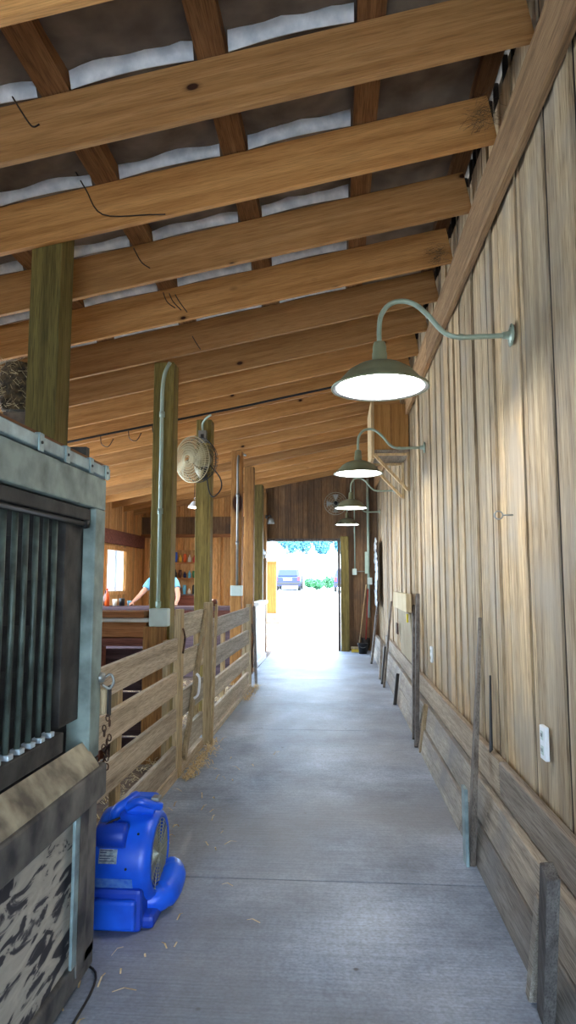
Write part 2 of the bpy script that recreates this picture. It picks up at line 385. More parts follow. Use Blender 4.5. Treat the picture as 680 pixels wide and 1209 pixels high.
# end wall with door opening
w = MB(); x = -4.7
while x < .97:
    wd = R.choice([.1, .13, .15, .18]); w.rnd(); dy = R.uniform(0, .012)
    x1 = min(x+wd, .98)
    cz = zb(x)+.3
    if x1 > -1.62 and x < .08: w.box((x, YE+dy, 2.53), (x1-.006, YE+.04+dy, cz))
    elif x >= -1.62: w.box((x, YE+dy, 0), (x1-.006, YE+.04+dy, cz))
    x += wd
w.cur = 0; w.box((-1.62, YE+.05, 2.53), (1.0, YE+.08, 4.1)); w.box((.1, YE+.05, 0), (1.0, YE+.08, 2.6))
struct(w.build('wall_far', 'farwall', bevel=.002))
w = MB(); x = -4.72
while x < -1.64:
    wd = .14; w.rnd(); w.box((x, YE, 0), (min(x+wd, -1.62)-.005, YE+.03, zb(x)+.32)); x += wd
w.box((-4.7, YE+.04, 0), (-1.62, YE+.07, 3.9))
struct(w.build('wall_far_left', 'orange', bevel=.002))
w = MB().rnd(); w.box((-4.7, YE-.04, 2.68), (-1.75, YE-.002, 3.09)); struct(w.build('trim_3', 'farwall', bevel=.004))
w = MB().rnd(); w.box((-4.7, YE-.09, 2.6), (-1.75, YE-.045, 2.68)); struct(w.build('trim_4', 'orangex', bevel=.004))
# left room wall with a window
w = MB(); y = 12.3
while y < YE:
    w.rnd(); y1 = y+.16
    if y1 > 12.95 and y < 14.1:
        w.box((-4.66, y, 0), (-4.6, y1-.005, 1.38)); w.box((-4.66, y, 2.22), (-4.6, y1-.005, zb(-4.6)+.3))
    else: w.box((-4.66, y, 0), (-4.6, y1-.005, zb(-4.6)+.3))
    y += .16
struct(w.build('wall_left', 'orange', bevel=.002))
w = MB().rnd(); w.box((-4.59, 12.3, 2.34), (-4.5, YE-.1, 2.62)); struct(w.build('trim_5', 'redboard', bevel=.004))
w = MB().rnd(); w.box((-4.62, 12.9, 1.3), (-4.55, 14.2, 1.37)); w.box((-4.62, 12.9, 2.22), (-4.55, 14.2, 2.3)); w.box((-4.62, 12.86, 1.3), (-4.55, 12.93, 2.3)); w.box((-4.62, 14.12, 1.3), (-4.55, 14.2, 2.3))
wf = struct(w.build('window_1', 'orange', bevel=.004))
MB().box((-4.61, 13.53, 1.37), (-4.57, 13.56, 2.22)).build('muntin', 'white', wf)
MB().box((-4.645, 12.95, 1.37), (-4.64, 14.12, 2.22)).build('window_pane', 'glass', wf)

# roof: boards above, sagging insulation, purlins
XL = -6.6
w = MB(); w.prism([(XL, -2.6, zb(XL)+.46), (1.3, -2.6, zb(1.3)+.46), (1.3, -2.6, zb(1.3)+.5), (XL, -2.6, zb(XL)+.5)], (0, YE+3.2, 0))
struct(w.build('ceiling', 'insul'))
NR = 17; RY0 = 2.95; DR = .735
ray = [RY0+DR*i for i in range(-4, NR)]
px = [-6.05, -5.27, -4.49, -3.71, -2.93, -2.15, -1.37, -.59, .19, .93]
g = MB(); vs = []; fs = []; cx_ = 12
cols = []
xs_ = [XL+.1]+px
for a, b in zip(xs_, xs_[1:]):
    for k in range(cx_): cols.append((a+(b-a)*k/cx_, math.sin(PI*k/cx_)))
cols.append((px[-1], 0))
rows = []
ry = [-2.2+0]+ray
for a, b in zip(ry, ry[1:]):
    for k in range(8): rows.append((a+(b-a)*k/8, math.sin(PI*k/8)))
rows.append((ry[-1], 0))
for yv, sy in rows:
    for xv, sx in cols:
        vs.append((xv, yv, zb(xv)+.415-.10*(sx**.7)*(.35+.65*sy)-.012*math.sin(xv*9+yv*5)-R.random()*.006))
nc = len(cols)
for j in range(len(rows)-1):
    for i in range(nc-1): a = j*nc+i; fs.append((a, a+1, a+nc+1, a+nc))
g.add(vs, fs); o = struct(g.build('ceiling_insulation', 'insul', smooth=True))
pl = ['along the low eave', 'next in from the low eave', 'beside the stall side far left', 'second in from the far left eave', 'third in from the left eave', 'over the stall posts', 'just right of the near timber post', 'crossing the middle left of the aisle', 'over the middle of the aisle', 'tight against the plank wall']
for x, t in zip(px, pl):
    b = MB().rnd(); xx0 = x-.07; xx1 = x+.07
    if x > .9: xx0, xx1 = .82, .93
    z0 = zb(xx0)+.30
    b.prism([(xx0, -2.4, z0), (xx1, -2.4, z0+SL*(xx1-xx0)), (xx1, -2.4, z0+SL*(xx1-xx0)+.085), (xx0, -2.4, z0+.085)], (0, YE+2.3, 0))
    tag(b.build('roof_purlin', 'purlin'), 'rough brown roof purlin resting on the rafters, '+t, 'purlin', 'roof purlins over the rafters')
# rafters
ang = math.atan(SL)
rb = MB(); rb.box((-7.7, 0, 0), (0, .042, .29))
me0 = None
order = {4: 'nearest wide pine rafter in view, across the top edge of the photo', 5: 'second pine rafter from the camera, a wire hanging off its left end', 6: 'third pine rafter from the camera, just beyond the near timber post', 7: 'fourth pine rafter from the camera, with a bunch of three wires', 8: 'fifth pine rafter from the camera, long dark grain streak', 9: 'sixth pine rafter from the camera', 10: 'seventh pine rafter from the camera, over the conduit post'}
words = ['', 'one', 'two', 'three', 'four', 'five', 'six', 'seven', 'eight', 'nine', 'ten']
for i, yv in enumerate(ray):
    if i < 3: continue
    if me0 is None:
        # wide board with bevelled arrises, local x runs down the slope
        bm_ = MB(); bm_.cur = 0; bm_.box((-7.7, 0, 0), (0, .042, .29)); o = bm_.build('roof_rafter', 'rafter', bevel=.004)
        for v in o.data.vertices: v.co.x += -7.7/2; v.co.y += .021
        me0 = o
    else: o = me0.copy(); col.objects.link(o)
    o.location = (.96, yv, zb(.96)); o.rotation_euler = (0, -ang, 0)
    if i == 3: lb = 'pine rafter just overhead, cut off by the top of the photo'
    elif i in order: lb = order[i]
    elif i == len(ray)-1: lb = 'last pine rafter, tight against the brown end wall'
    else: lb = 'pine rafter %s bays short of the end wall' % words[len(ray)-1-i] if len(ray)-1-i > 1 else 'pine rafter one bay short of the end wall'
    tag(o, lb, 'rafter', 'sloping pine roof rafters')
# white vinyl flaps above rafters, and purlin blocking
for i, yv in enumerate(ray[3:9]):
    for a, b in zip(px[:-2], px[1:-1]):
        if b < -2.9: continue
        xa = a+.085; xb_ = b-.085
        if b > .9: xb_ = .8
        m = MB(); n_ = 10; top = []; bot = []
        hh = R.uniform(.05, .075)
        k_ = R.random()*6
        pts = []
        for q in range(n_+1):
            x = xa+(xb_-xa)*q/n_; s_ = math.sin(PI*q/n_)
            pts.append((x, yv-.012-.02*s_, zb(x)+.292, zb(x)+.292+hh+.01*math.sin(k_+q)))
        vs = []; 
        for (x, y_, z0, z1) in pts: vs += [(x, y_, z0), (x, y_-.035, z1), (x, y_-.031, z1+.002), (x, y_+.006, z0)]
        fs = []
        for q in range(n_):
            for e in range(4): fs.append((4*q+e, 4*q+(e+1) % 4, 4*q+4+(e+1) % 4, 4*q+4+e))
        m.add(vs, fs)
        o = struct(m.build('ceiling_insulation_flap', 'flange', smooth=True))

# ------------------------------------------------------------------ posts on the stall line
posts = [(3.735, -1.655, 'post', 'tall green-brown timber post rising behind the stall door, nearest the camera', 0),
         (5.92, -1.5, 'post', 'green-brown timber post carrying a conduit and grey box, second from the camera', 0),
         (8.1, -1.56, 'post', 'olive timber post carrying the wire-caged fan', 0),
         (10.22, -1.47, 'post_red', 'timber post with silver conduit beyond the fan', 0),
         (11.7, -1.47, 'post_red', 'brown timber post close behind the conduit post, fence end', 0),
         (13.9, -1.55, 'post', 'timber post over the white half wall near the end door', 0)]
for y, xr, m, lb, _ in posts:
    b = MB().rnd(); zt = zb(xr-.1)-.02
    if m == 'post_red': b.box((xr-.17, y, 0), (xr, y+.17, zt))
    else: b.box((xr-.19, y, 0), (xr, y+.19, zt+(.2 if y < 4 else 0)))
    tag(b.build('timber_post', m, bevel=.007), lb, 'post', 'timber posts along the stalls')

# ------------------------------------------------------------------ near stall door (left edge)
sd = empty('stall_door', (-1.03, 1.6, 0), 'heavy grey painted stall door with iron bars and peeling lower panel, left edge', 'stall door')
YA, YB = .7, 2.80
X0, X1 = -1.10, -1.0
b = MB().rnd(); b.box((X0, YA, 1.9), (X1, YB, 2.035)); b.build('top_rail', 'gatepaint', sd, bevel=.006)
b = MB().rnd(); b.box((X0-.012, YA, 2.04), (X1+.012, YB+.012, 2.085)); b.build('metal_cap_strip', 'gatestrip', sd, bevel=.004)
b = MB().rnd(); b.box((X0-.02, YA, 2.087), (X1+.0, YB, 2.1)); b.build('wooden_capping', 'purlin', sd, bevel=.003)
for yq in (2.1, 2.32, 2.56, 2.74):
    b = MB(); b.box((X1+.012, yq, 2.03), (X1+.018, yq+.035, 2.09)); b.box((X0-.01, yq, 2.085), (X1+.018, yq+.035, 2.092))
    s_ = b.build('strap', 'gatestrip', sd, bevel=.001)
    MB().lathe([(0, .004), (.005, .004), (.006, 0)], (X1+.018, yq+.017, 2.06), Matrix.Rotation(PI/2, 3, 'Y'), 8).build('nail', 'darkmetal', s_)
b = MB().rnd(); b.box((X0, YB-.115, .87), (X1, YB, 1.9)); b.build('outer_stile', 'gatepaint', sd, bevel=.006)
b = MB().rnd(); b.box((X0, YB-.115, .10), (X1, YB, .865)); b.build('lower_stile', 'gaterail', sd, bevel=.006)
b = MB().rnd(); b.box((X0, YB-.30, 1.04), (X1-.05, YB-.118, 1.9)); b.build('inner_jamb_panel', 'gatedark', sd, bevel=.004)
b = MB().rnd(); b.box((X0+.01, YA, 1.845), (X1-.02, YB-.12, 1.895)); b.build('bar_header', 'gatedark', sd, bevel=.006)
b = MB().rnd(); b.box((X0, YA, .955), (X1-.03, YB-.30, 1.03)); b.build('bar_sill', 'gatedark', sd, bevel=.006)
yq = .85
while yq < YB-.33:
    b = MB(); b.tube([(X1-.055, yq, 1.03), (X1-.055, yq+.004, 1.5), (X1-.055, yq, 1.87)], .011, 8)
    ib = b.build('iron_bar', 'ironbar', sd, smooth=True)
    b = MB().box((X1-.072, yq-.016, 1.03), (X1-.036, yq+.02, 1.048)); b.build('bar_foot', 'bartip', ib, bevel=.003)
    yq += .078
b = MB(); b.tube([(X1-.03, YA, 1.83), (X1-.03, YB-.16, 1.83)], .01, 8); b.lathe([(0, -.02), (.018, -.015), (.018, .015), (0, .02)], (X1-.03, YB-.16, 1.83)); b.build('bar_rod', 'darkmetal', sd, smooth=True)
b = MB().rnd(); b.box((X0, YA, .72), (X1+.045, YB-.02, .85)); b.build('lock_rail', 'gaterail', sd, bevel=.012)
b = MB().rnd(); b.prism([(X1-.03, YA, .95), (X1-.03, YA, .853), (X1+.04, YA, .853), (X1+.035, YA, .865)], (0, YB-YA-.1, 0)); b.build('dusty_ledge', 'ledge', sd, bevel=.003)
b = MB().rnd(); b.box((X0+.02, YA, .14), (X1-.02, YB-.115, .72)); b.build('lower_panel', 'peel', sd)
b = MB().rnd(); b.box((X0, YA, .05), (X1, YB, .15)); b.build('bottom_rail', 'gaterail', sd, bevel=.01)
b = MB().rnd(); b.box((X1, YB-.26, .16), (X1+.012, YB-.215, .70)); b.build('metal_strap', 'gatestrip', sd, bevel=.002)
b = MB().rnd(); b.prism([(X1, YB-.2, .1), (X1, YB-.115, .1), (X1, YB-.115, .71), (X1, YB-.2, .71)], (.008, 0, 0)); b.build('side_board', 'gaterail', sd, bevel=.002)
# latch hardware
b = MB(); b.tube(smoothpts([(X1-.01, YB+.01, 1.16), (X1+.03, YB+.02, 1.2), (X1+.05, YB+.02, 1.17), (X1+.03, YB+.02, 1.14), (X1, YB+.01, 1.16)], 5), .006, 6)
b.lathe([(0, .02), (.02, .016), (.024, 0), (.02, -.01)], (X1, YB-.01, 1.19), Matrix.Rotation(PI/2, 3, 'Y'), 14); b.build('ring_latch', 'galv', sd, smooth=True)
b = MB(); b.box((X1-.03, YB+.012, 1.03), (X1+.02, YB+.05, 1.14)); b.build('wooden_latch_block', 'fencez', sd, bevel=.012)
b = MB(); b.box((X1+.02, YB+.02, 1.02), (X1+.028, YB+.06, 1.15)); b.build('black_hasp', 'black', sd, bevel=.003)
b = MB(); pts = [(X1+.03+.012*math.sin(k*1.9), YB-.0+.01*math.cos(k*1.3), 1.02-.02*k) for k in range(12)]
for k in range(11):
    c = Vector(pts[k]); r_ = []
    for q in range(8):
        t = 2*PI*q/8; dv = Vector((0, math.cos(t)*.008, math.sin(t)*.014)) if k % 2 else Vector((math.cos(t)*.008, 0, math.sin(t)*.014)); r_.append(c+dv)
    b.tube(r_, .003, 5, True)
b.build('latch_chain', 'rust', sd, smooth=True)

# stall interior behind the door; dark board colours stand in for its shade
w = MB(); z = 0
while z < 1.9: w.rnd(); w.box((-2.55, -.6, z), (-2.51, 2.88, z+.199)); z += .2
w.box((-2.57, -.6, 0), (-2.551, 2.88, 2.0)); struct(w.build('wall_stall_back', 'purpleboard'))
w = MB(); z = 0
while z < 2.0: w.rnd(); w.box((-2.5, 2.86, z), (-1.12, 2.9, z+.199)); z += .2
w.box((-2.5, 2.901, 0), (-1.12, 2.92, 2.1)); struct(w.build('wall_stall_side', 'gatedark'))
w = MB(); z = 0
while z < 2.0: w.rnd(); w.box((-2.5, .0, z), (-1.12, .04, z+.199)); z += .2
struct(w.build('wall_stall_near', 'gatedark'))

# ------------------------------------------------------------------ fence
def fence_panel(name, label, y0, y1, tops, h, mat, x=-1.3, ups=(), th=.035, wob=.012):
    t = empty(name, (x, (y0+y1)/2, 0), label, 'fence')
    for z in tops:
        a, b_ = R.uniform(-wob, wob), R.uniform(-wob, wob)
        m = MB().rnd(); 
        m.prism([(x, y0, z-h+a), (x, y0, z+a), (x, y1, z+b_), (x, y1, z-h+b_)], (-th, 0, 0)); m.build('fence_board', mat, t, bevel=.004)
    for (yq, z0, z1, w_) in ups:
        m = MB().rnd(); m.box((x-th-.045, yq, z0), (x-th-.001, yq+w_, z1)); m.build('upright', 'fencez', t, bevel=.004)
    return t
f1 = fence_panel('board_fence', 'low weathered four-board fence panel right behind the blue blower', 2.98, 5.42, [1.115, .845, .56, .27], .175, 'fence', ups=[(3.02, .05, 1.0, .09), (4.05, .05, 1.02, .09), (5.25, .05, 1.12, .09)])
m = MB().rnd(); m.box((-1.36, 3.0, .0), (-1.29, 6.5, .085)); tag(m.build('kick_timber', 'fence', bevel=.006), 'long timber on the floor under the nearest fence', 'timber')
m = MB().rnd(); m.box((-1.335, 5.44, .01), (-1.275, 5.53, 1.36)); fp = tag(m.build('fence_post', 'fencez', bevel=.006), 'narrow upright post between the two nearest fence panels', 'fence post')
m = MB(); m.tube(smoothpts([(-1.27, 5.47, 1.2), (-1.25, 5.44, 1.16), (-1.26, 5.5, 1.1), (-1.265, 5.46, 1.0)], 5), .008, 6); m.build('chain', 'rust', fp, smooth=True)
f2 = fence_panel('board_gate', 'short taller board gate with a diagonal brace, middle of the fence', 5.56, 6.5, [1.32, 1.0, .66, .34], .21, 'fenceg', ups=[(5.6, .1, 1.3, .08), (6.4, .1, 1.3, .08)])
m = MB().rnd(); m.beam((-1.28, 5.62, .12), (-1.28, 6.5, 1.3), .09, .03, side=(0, 1, -.7)); m.build('diagonal_brace', 'fencez', f2, bevel=.004)
m = MB(); m.tube(smoothpts([(-1.262, 5.9, .56), (-1.23, 5.93, .6), (-1.23, 5.98, .72), (-1.262, 6.0, .76)], 5), .012, 6); m.build('rope_tie', 'white', f2, smooth=True)
m = MB().rnd(); m.box((-1.32, 6.56, 0), (-1.24, 6.66, 1.38)); tag(m.build('fence_post', 'fencez', bevel=.006), 'tall fence post standing in line with the caged fan', 'fence post')
m = MB().rnd(); m.beam((-1.215, 6.5, .02), (-1.2, 6.62, 1.36), .05, .025); tag(m.build('leaning_batten', 'fencez', bevel=.003), 'thin grey batten leaning on the tall fence post', 'batten')
f3 = fence_panel('board_fence', 'grey four-board fence panel farthest along, beyond the fan', 6.7, 9.9, [1.19, .87, .55, .25], .2, 'fenceg', ups=[(7.9, .05, 1.15, .09), (9.75, .05, 1.18, .09)])
m = MB().rnd(); m.box((-1.34, 6.7, .0), (-1.27, 10.0, .06)); tag(m.build('kick_timber', 'fenceg', bevel=.006), 'timber on the floor under the farthest fence panel', 'timber')
m = MB().rnd(); m.box((-1.36, 9.98, 0), (-1.28, 10.06, 1.24)); tag(m.build('fence_post', 'fencez', bevel=.006), 'short fence post where the fence ends at the brown timber post', 'fence post')
m = MB(); m.tube(smoothpts([(-1.27, 9.98, .95), (-1.25, 10.0, .7), (-1.27, 10.03, .5), (-1.25, 10.0, .3)], 5), .01, 6); tag(m.build('hanging_chain', 'rust', smooth=True), 'rusty chain hanging at the far end of the fence', 'chain')
m = MB().rnd(); m.beam((-1.24, 10.3, .02), (-1.26, 10.12, 1.2), .09, .035); tag(m.build('leaning_batten', 'stake', bevel=.003), 'dark batten leaning beside the fence end post', 'batten')
# white half wall near door
t = empty('half_wall', (-1.5, 13.1, 0), 'white boarded half wall with ledge beside the end doorway', 'half wall')
m = MB()
for k in range(6): m.rnd(); m.box((-1.52, 12.32+.25*k, .1), (-1.48, 12.565+.25*k, 1.12))
m.build('panel', 'white', t, bevel=.003)
m = MB().rnd(); m.box((-1.60, 12.3, 1.12), (-1.43, 13.85, 1.19)); m.build('ledge', 'white', t, bevel=.006)
m = MB().rnd(); m.box((-1.56, 12.3, 0), (-1.46, 13.85, .1)); m.build('skirting', 'white', t, bevel=.004)
# upper jamb boards and shelf beside the end door
m = MB().rnd(); m.box((-1.75, 15.13, 0), (-1.60, 15.37, zb(-1.6)-.03)); struct(m.build('door_1', 'post_red', bevel=.006))
m = MB().rnd(); m.box((.10, 15.2, 0), (.29, 15.38, 2.6)); dj = m.build('timber_post', 'post', bevel=.008); tag(dj, 'olive timber post at the right side of the end doorway', 'post')
m = MB().rnd(); m.box((.035, 15.25, 0), (.095, 15.38, 2.5)); struct(m.build('door_2', 'stake', bevel=.004))
m = MB().rnd(); m.box((-1.6, 15.3, 2.5), (.10, 15.39, 2.56)); struct(m.build('trim_6', 'stake', bevel=.004))
m = MB().rnd(); m.box((-1.80, 14.12, 2.1), (-1.5, 14.9, 2.13)); sh = tag(m.build('wall_shelf', 'white', bevel=.003), 'small white shelf high by the end doorway', 'shelf')
m = MB().rnd(); m.beam((-1.75, 14.2, 1.9), (-1.53, 14.2, 2.1), .03, .02, (0, 1, 0)); m.build('bracket', 'palewood', sh)
for k, (yy_, c_) in enumerate([(14.3, 'c_black'), (14.5, 'galv'), (14.7, 'c_brown')]):
    m = MB(); m.lathe([(0, 0), (.05, 0), (.055, .08), (.04, .12), (.03, .15), (0, .15)], (-1.62, yy_, 2.131), n=14)
    tag(m.build('jar', c_, smooth=True), ['black jar on the high white shelf, nearest the aisle', 'metal jar between two others on the high white shelf', 'brown jar on the high white shelf, nearest the doorway'][k], 'jar', 'jars on the high shelf')
# small sconce lamp above shelf
t = empty('wall_sconce', (-1.48, 13.99, 3.0), 'small jar-shaped sconce on the last post before the doorway', 'lamp')
MB().lathe([(0, 0), (.04, 0), (.04, .03), (0, .03)], (-1.5, 13.99, 2.95), Matrix.Rotation(PI/2, 3, 'Y'), 14).build('back_plate', 'darkmetal', t, smooth=True)
MB().tube(smoothpts([(-1.48, 13.99, 2.95), (-1.40, 13.99, 2.98), (-1.38, 13.99, 2.92)], 5), .012, 8).build('arm', 'darkmetal', t, smooth=True)
MB().lathe([(.02, .12), (.05, .1), (.075, .0), (.07, 0), (.045, .09), (.02, .11)], (-1.38, 13.99, 2.80), n=18).build('lamp_shade', 'galv', t, smooth=True)

# ------------------------------------------------------------------ gooseneck barn lamps
def barn_lamp(y, zf, label):
    t = empty('barn_lamp', (.948, y, zf), label, 'lamp', 'gooseneck lamps on the plank wall')
    RX = Matrix.Rotation(-PI/2, 3, 'Y')
    m = MB(); prof = [(0, .0), (.055, 0), (.062, .006), (.04, .014), (.022, .02), (.018, .05), (0, .05)]
    m.lathe(prof, (.948, y, zf), RX, 24); fl_ = m.build('wall_flange', 'lamppipe', t, smooth=True)
    for a in (0, 2.1, 4.2):
        b2 = MB(); b2.lathe([(0, .006), (.005, .004), (.006, 0)], (.940, y+.045*math.cos(a), zf+.045*math.sin(a)), RX, 8)
        b2.build('screw', 'darkmetal', fl_)
    x0 = .243
    pts = smoothpts([(.93, y, zf), (.80, y, zf-.003), (.66, y, zf-.002), (.585, y, zf+.03), (.51, y, zf+.12), (.44, y, zf+.185), (.37, y, zf+.208), (.30, y, zf+.19), (.255, y, zf+.13), (x0, y, zf+.05), (x0, y, zf-.05)], 6)
    m = MB(); m.tube(pts, .0135, 12); m.build('gooseneck_arm', 'lamppipe', t, smooth=True)
    m = MB(); m.lathe([(.0165, -.01), (.0165, .012)], (.68, y, zf-.003), RX, 12); m.build('arm_coupling', 'lamppipe', t, smooth=True)
    zr = zf-.272
    m = MB(); m.lathe([(.014, .255), (.03, .25), (.037, .225), (.037, .195), (.040, .19), (.040, .15), (.046, .145), (.046, .135)], (x0, y, zr), n=24); m.build('socket_cap', 'lampgreen', t, smooth=True)
    m = MB(); m.lathe([(.02, .145), (.07, .135), (.12, .118), (.17, .088), (.205, .05), (.235, .018), (.262, .002), (.264, -.006), (.258, -.008), (.252, .0), (.23, .012), (.2, .042), (.165, .08), (.115, .108), (.06, .125), (.02, .13)], (x0, y, zr), n=48)
    s_ = m.build('lamp_shade', 'lampgreen', t, smooth=True)
    m = MB(); m.lathe([(.0, .012), (.12, .011), (.222, .006), (.236, .004), (.236, .001), (0, .001)], (x0, y, zr), n=40); m.build('lit_lens', 'lampglow', s_, smooth=True)
    m = MB(); m.lathe([(.236, .003), (.254, -.003), (.254, -.006), (.236, -.001)], (x0, y, zr), n=40); m.build('white_rim', 'white', s_, smooth=True)
barn_lamp(3.5, 2.905, 'large gooseneck lamp with olive shade, nearest the camera')
barn_lamp(7.0, 3.003, 'second gooseneck lamp along the wall, just before the overhead cabinet')
barn_lamp(10.5, 3.016, 'third gooseneck lamp, mostly below and behind the second')
barn_lamp(14.2, 3.06, 'farthest and smallest gooseneck lamp, over the end doorway')

# ------------------------------------------------------------------ overhead cabinet on brackets
t = empty('overhead_cabinet', (.7, 8.7, 3.2), 'plywood cabinet on triangular brackets high on the plank wall', 'cabinet')
m = MB().rnd(); m.box((.50, 8.42, 3.27), (.94, 8.44, 3.86)); m.build('front_panel', 'ply', t, bevel=.002)
m = MB().rnd(); m.box((.50, 8.445, 3.27), (.94, 9.3, 3.86)); m.build('carcass', 'ply', t)
m = MB().rnd(); m.box((.46, 8.395, 3.15), (.50, 9.3, 3.90)); m.build('corner_strip', 'palewood', t, bevel=.004)
m = MB().rnd(); m.box((.715, 8.408, 3.28), (.722, 8.419, 3.85)); m.build('seam_batten', 'purlin', t)
m = MB().rnd(); m.box((.505, 8.40, 3.225), (.94, 9.3, 3.262)); m.build('bottom_shelf', 'railwood', t, bevel=.003)
for yq in (8.36, 9.1):
    m = MB().rnd(); m.beam((.925, yq+.015, 2.72), (.925, yq+.015, 3.22), .045, .035); m.build('bracket_upright', 'palewood', t, bevel=.003)
    m = MB().rnd(); m.beam((.49, yq+.015, 3.2), (.905, yq+.015, 2.74), .045, .035, (0, 1, 0)); m.build('bracket_diagonal', 'palewood', t, bevel=.003)
    m = MB().rnd(); m.beam((.5, yq+.015, 3.195), (.9, yq+.015, 3.195), .045, .03, (0, 1, 0)); m.build('bracket_top', 'palewood', t, bevel=.003)

# ------------------------------------------------------------------ small items on the right wall
t = empty('screw_eye_hook', (.94, 3.63, 1.95), 'rusty screw eye hook in the plank wall, at head height', 'hook')
m = MB(); m.tube([(.955, 3.63, 1.95), (.90, 3.63, 1.95)], .004, 8)
ring = [(.90-.022+.022*math.cos(a), 3.63, 1.95+.022*math.sin(a)) for a in [2*PI*k/16 for k in range(16)]]
m.tube(ring, .004, 8, True); m.build('screw_eye', 'galv', t, smooth=True)
def outlet(y, z0, z1, label):
    t = empty('wall_outlet', (.945, y, z0), label, 'outlet')
    m = MB(); m.box((.928, y-.038, z0), (.949, y+.038, z1)); m.build('cover_plate', 'white', t, bevel=.004)
    for k in (0.28, .72):
        zc = z0+(z1-z0)*k
        m = MB(); m.box((.925, y-.017, zc-.02), (.9285, y+.017, zc+.02)); s_ = m.build('socket', 'boxgrey', t, bevel=.004)
        MB().box((.9235, y-.009, zc-.006), (.9255, y-.006, zc+.01)).box((.9235, y+.006, zc-.006), (.9255, y+.009, zc+.01)).build('slots', 'black', s_)
outlet(3.17, .79, .94, 'white outlet plate low on the plank wall, nearest the camera')
outlet(6.75, .79, .945, 'thin white outlet plate farther along the plank wall')
# stakes and boards leaning on the wall
def lean(name, p0, p1, w_, t_, label, mat='stake', side=(0, 1, 0), cat='board'):
    m = MB().rnd(); m.beam(p0, p1, w_, t_, side); return tag(m.build(name, mat, bevel=.004), label, cat)
t = empty('leaning_stake', (.75, 4.0, 0), 'long dark pointed stake leaning against the plank wall', 'stake')
m = MB().rnd(); m.add([(.735, 3.955, 0), (.735, 4.05, 0), (.77, 4.05, 0), (.77, 3.955, 0), (.915, 4.385, 1.36), (.915, 4.41, 1.36), (.935, 4.41, 1.36), (.935, 4.385, 1.36)], [(3, 2, 1, 0), (4, 5, 6, 7), (0, 1, 5, 4), (1, 2, 6, 5), (2, 3, 7, 6), (3, 0, 4, 7)])
m.build('stake_board', 'stake', t, bevel=.004)
m = MB().rnd(); m.box((.715, 3.945, .0), (.734, 4.045, .42)); m.build('foot_splice', 'gatestrip', t, bevel=.003)
m = MB().rnd(); m.add([(.89, 4.03, .62), (.89, 4.09, .59), (.90, 4.09, .59), (.90, 4.03, .62), (.93, 4.2, 1.02), (.93, 4.21, 1.02), (.94, 4.21, 1.02), (.94, 4.2, 1.02)], [(3, 2, 1, 0), (4, 5, 6, 7), (0, 1, 5, 4), (1, 2, 6, 5), (2, 3, 7, 6), (3, 0, 4, 7)]); tag(m.build('wood_wedge', 'black'), 'dark thin wedge of wood behind the long stake', 'wood wedge')
lean('upright_stake', (.755, 2.66, 0), (.70, 2.36, .64), .075, .045, 'short dark square post standing at the wall foot, nearest the camera', cat='stake')
lean('upright_board', (.735, 2.78, 0), (.735, 2.60, .45), .05, .03, 'short grey board standing behind the nearest square post', 'lowplank')
lean('leaning_plank', (.76, 6.62, 0), (.90, 7.48, 1.44), .06, .04, 'tall dark leaning plank touching the hinged plywood panel', cat='plank')
lean('leaning_plank', (.78, 6.42, 0), (.86, 6.70, .38), .07, .04, 'short weathered plank foot beside the tall dark plank', 'fencez', cat='plank')
lean('leaning_plank', (.77, 6.95, 0), (.90, 7.9, 1.3), .06, .03, 'dark leaning plank right behind the tallest one', cat='plank')
lean('leaning_plank', (.74, 8.8, 0), (.80, 9.0, .36), .07, .04, 'short black stake standing below the hinged panel', 'black', cat='plank')
lean('leaning_plank', (.70, 10.2, 0), (.88, 10.8, 1.25), .08, .03, 'tall grey leaning plank left of the hinged panel', cat='plank')
lean('leaning_plank', (.70, 11.0, 0), (.80, 12.1, .50), .07, .05, 'short pale plank with dark edges leaning by the wall foot', 'lowplank', cat='plank')
lean('leaning_plank', (.70, 10.5, 0), (.80, 11.2, .48), .07, .05, 'short black plank beside the pale short one', 'black', cat='plank')
lean('leaning_plank', (.66, 13.0, 0), (.86, 14.1, 1.1), .14, .04, 'wide grey leaning plank near the far corner, below the silver foil', cat='plank')
t = empty('hinged_panel', (.88, 8.7, .55), 'pale plywood panel with hinge standing on the wall rail', 'panel')
m = MB().rnd(); m.add([(.90, 7.95, .6), (.90, 9.5, .6), (.93, 9.5, .6), (.93, 7.95, .6), (.86, 7.95, 1.2), (.86, 9.5, 1.26), (.89, 9.5, 1.26), (.89, 7.95, 1.2)], [(3, 2, 1, 0), (4, 5, 6, 7), (0, 1, 5, 4), (1, 2, 6, 5), (2, 3, 7, 6), (3, 0, 4, 7)]); m.build('panel_sheet', 'palepanel', t, bevel=.003)
m = MB().rnd(); m.box((.80, 7.75, 1.23), (.86, 9.5, 1.44)); m.build('top_board', 'palepanel', t, bevel=.004)
m = MB().rnd(); m.box((.83, 8.0, 1.10), (.85, 8.06, 1.2)); m.build('hinge', 'yellow', t, bevel=.003)
m = MB(); m.box((.84, 9.4, .85), (.86, 9.6, 1.0)); m.build('side_latch', 'rust', t, bevel=.003)

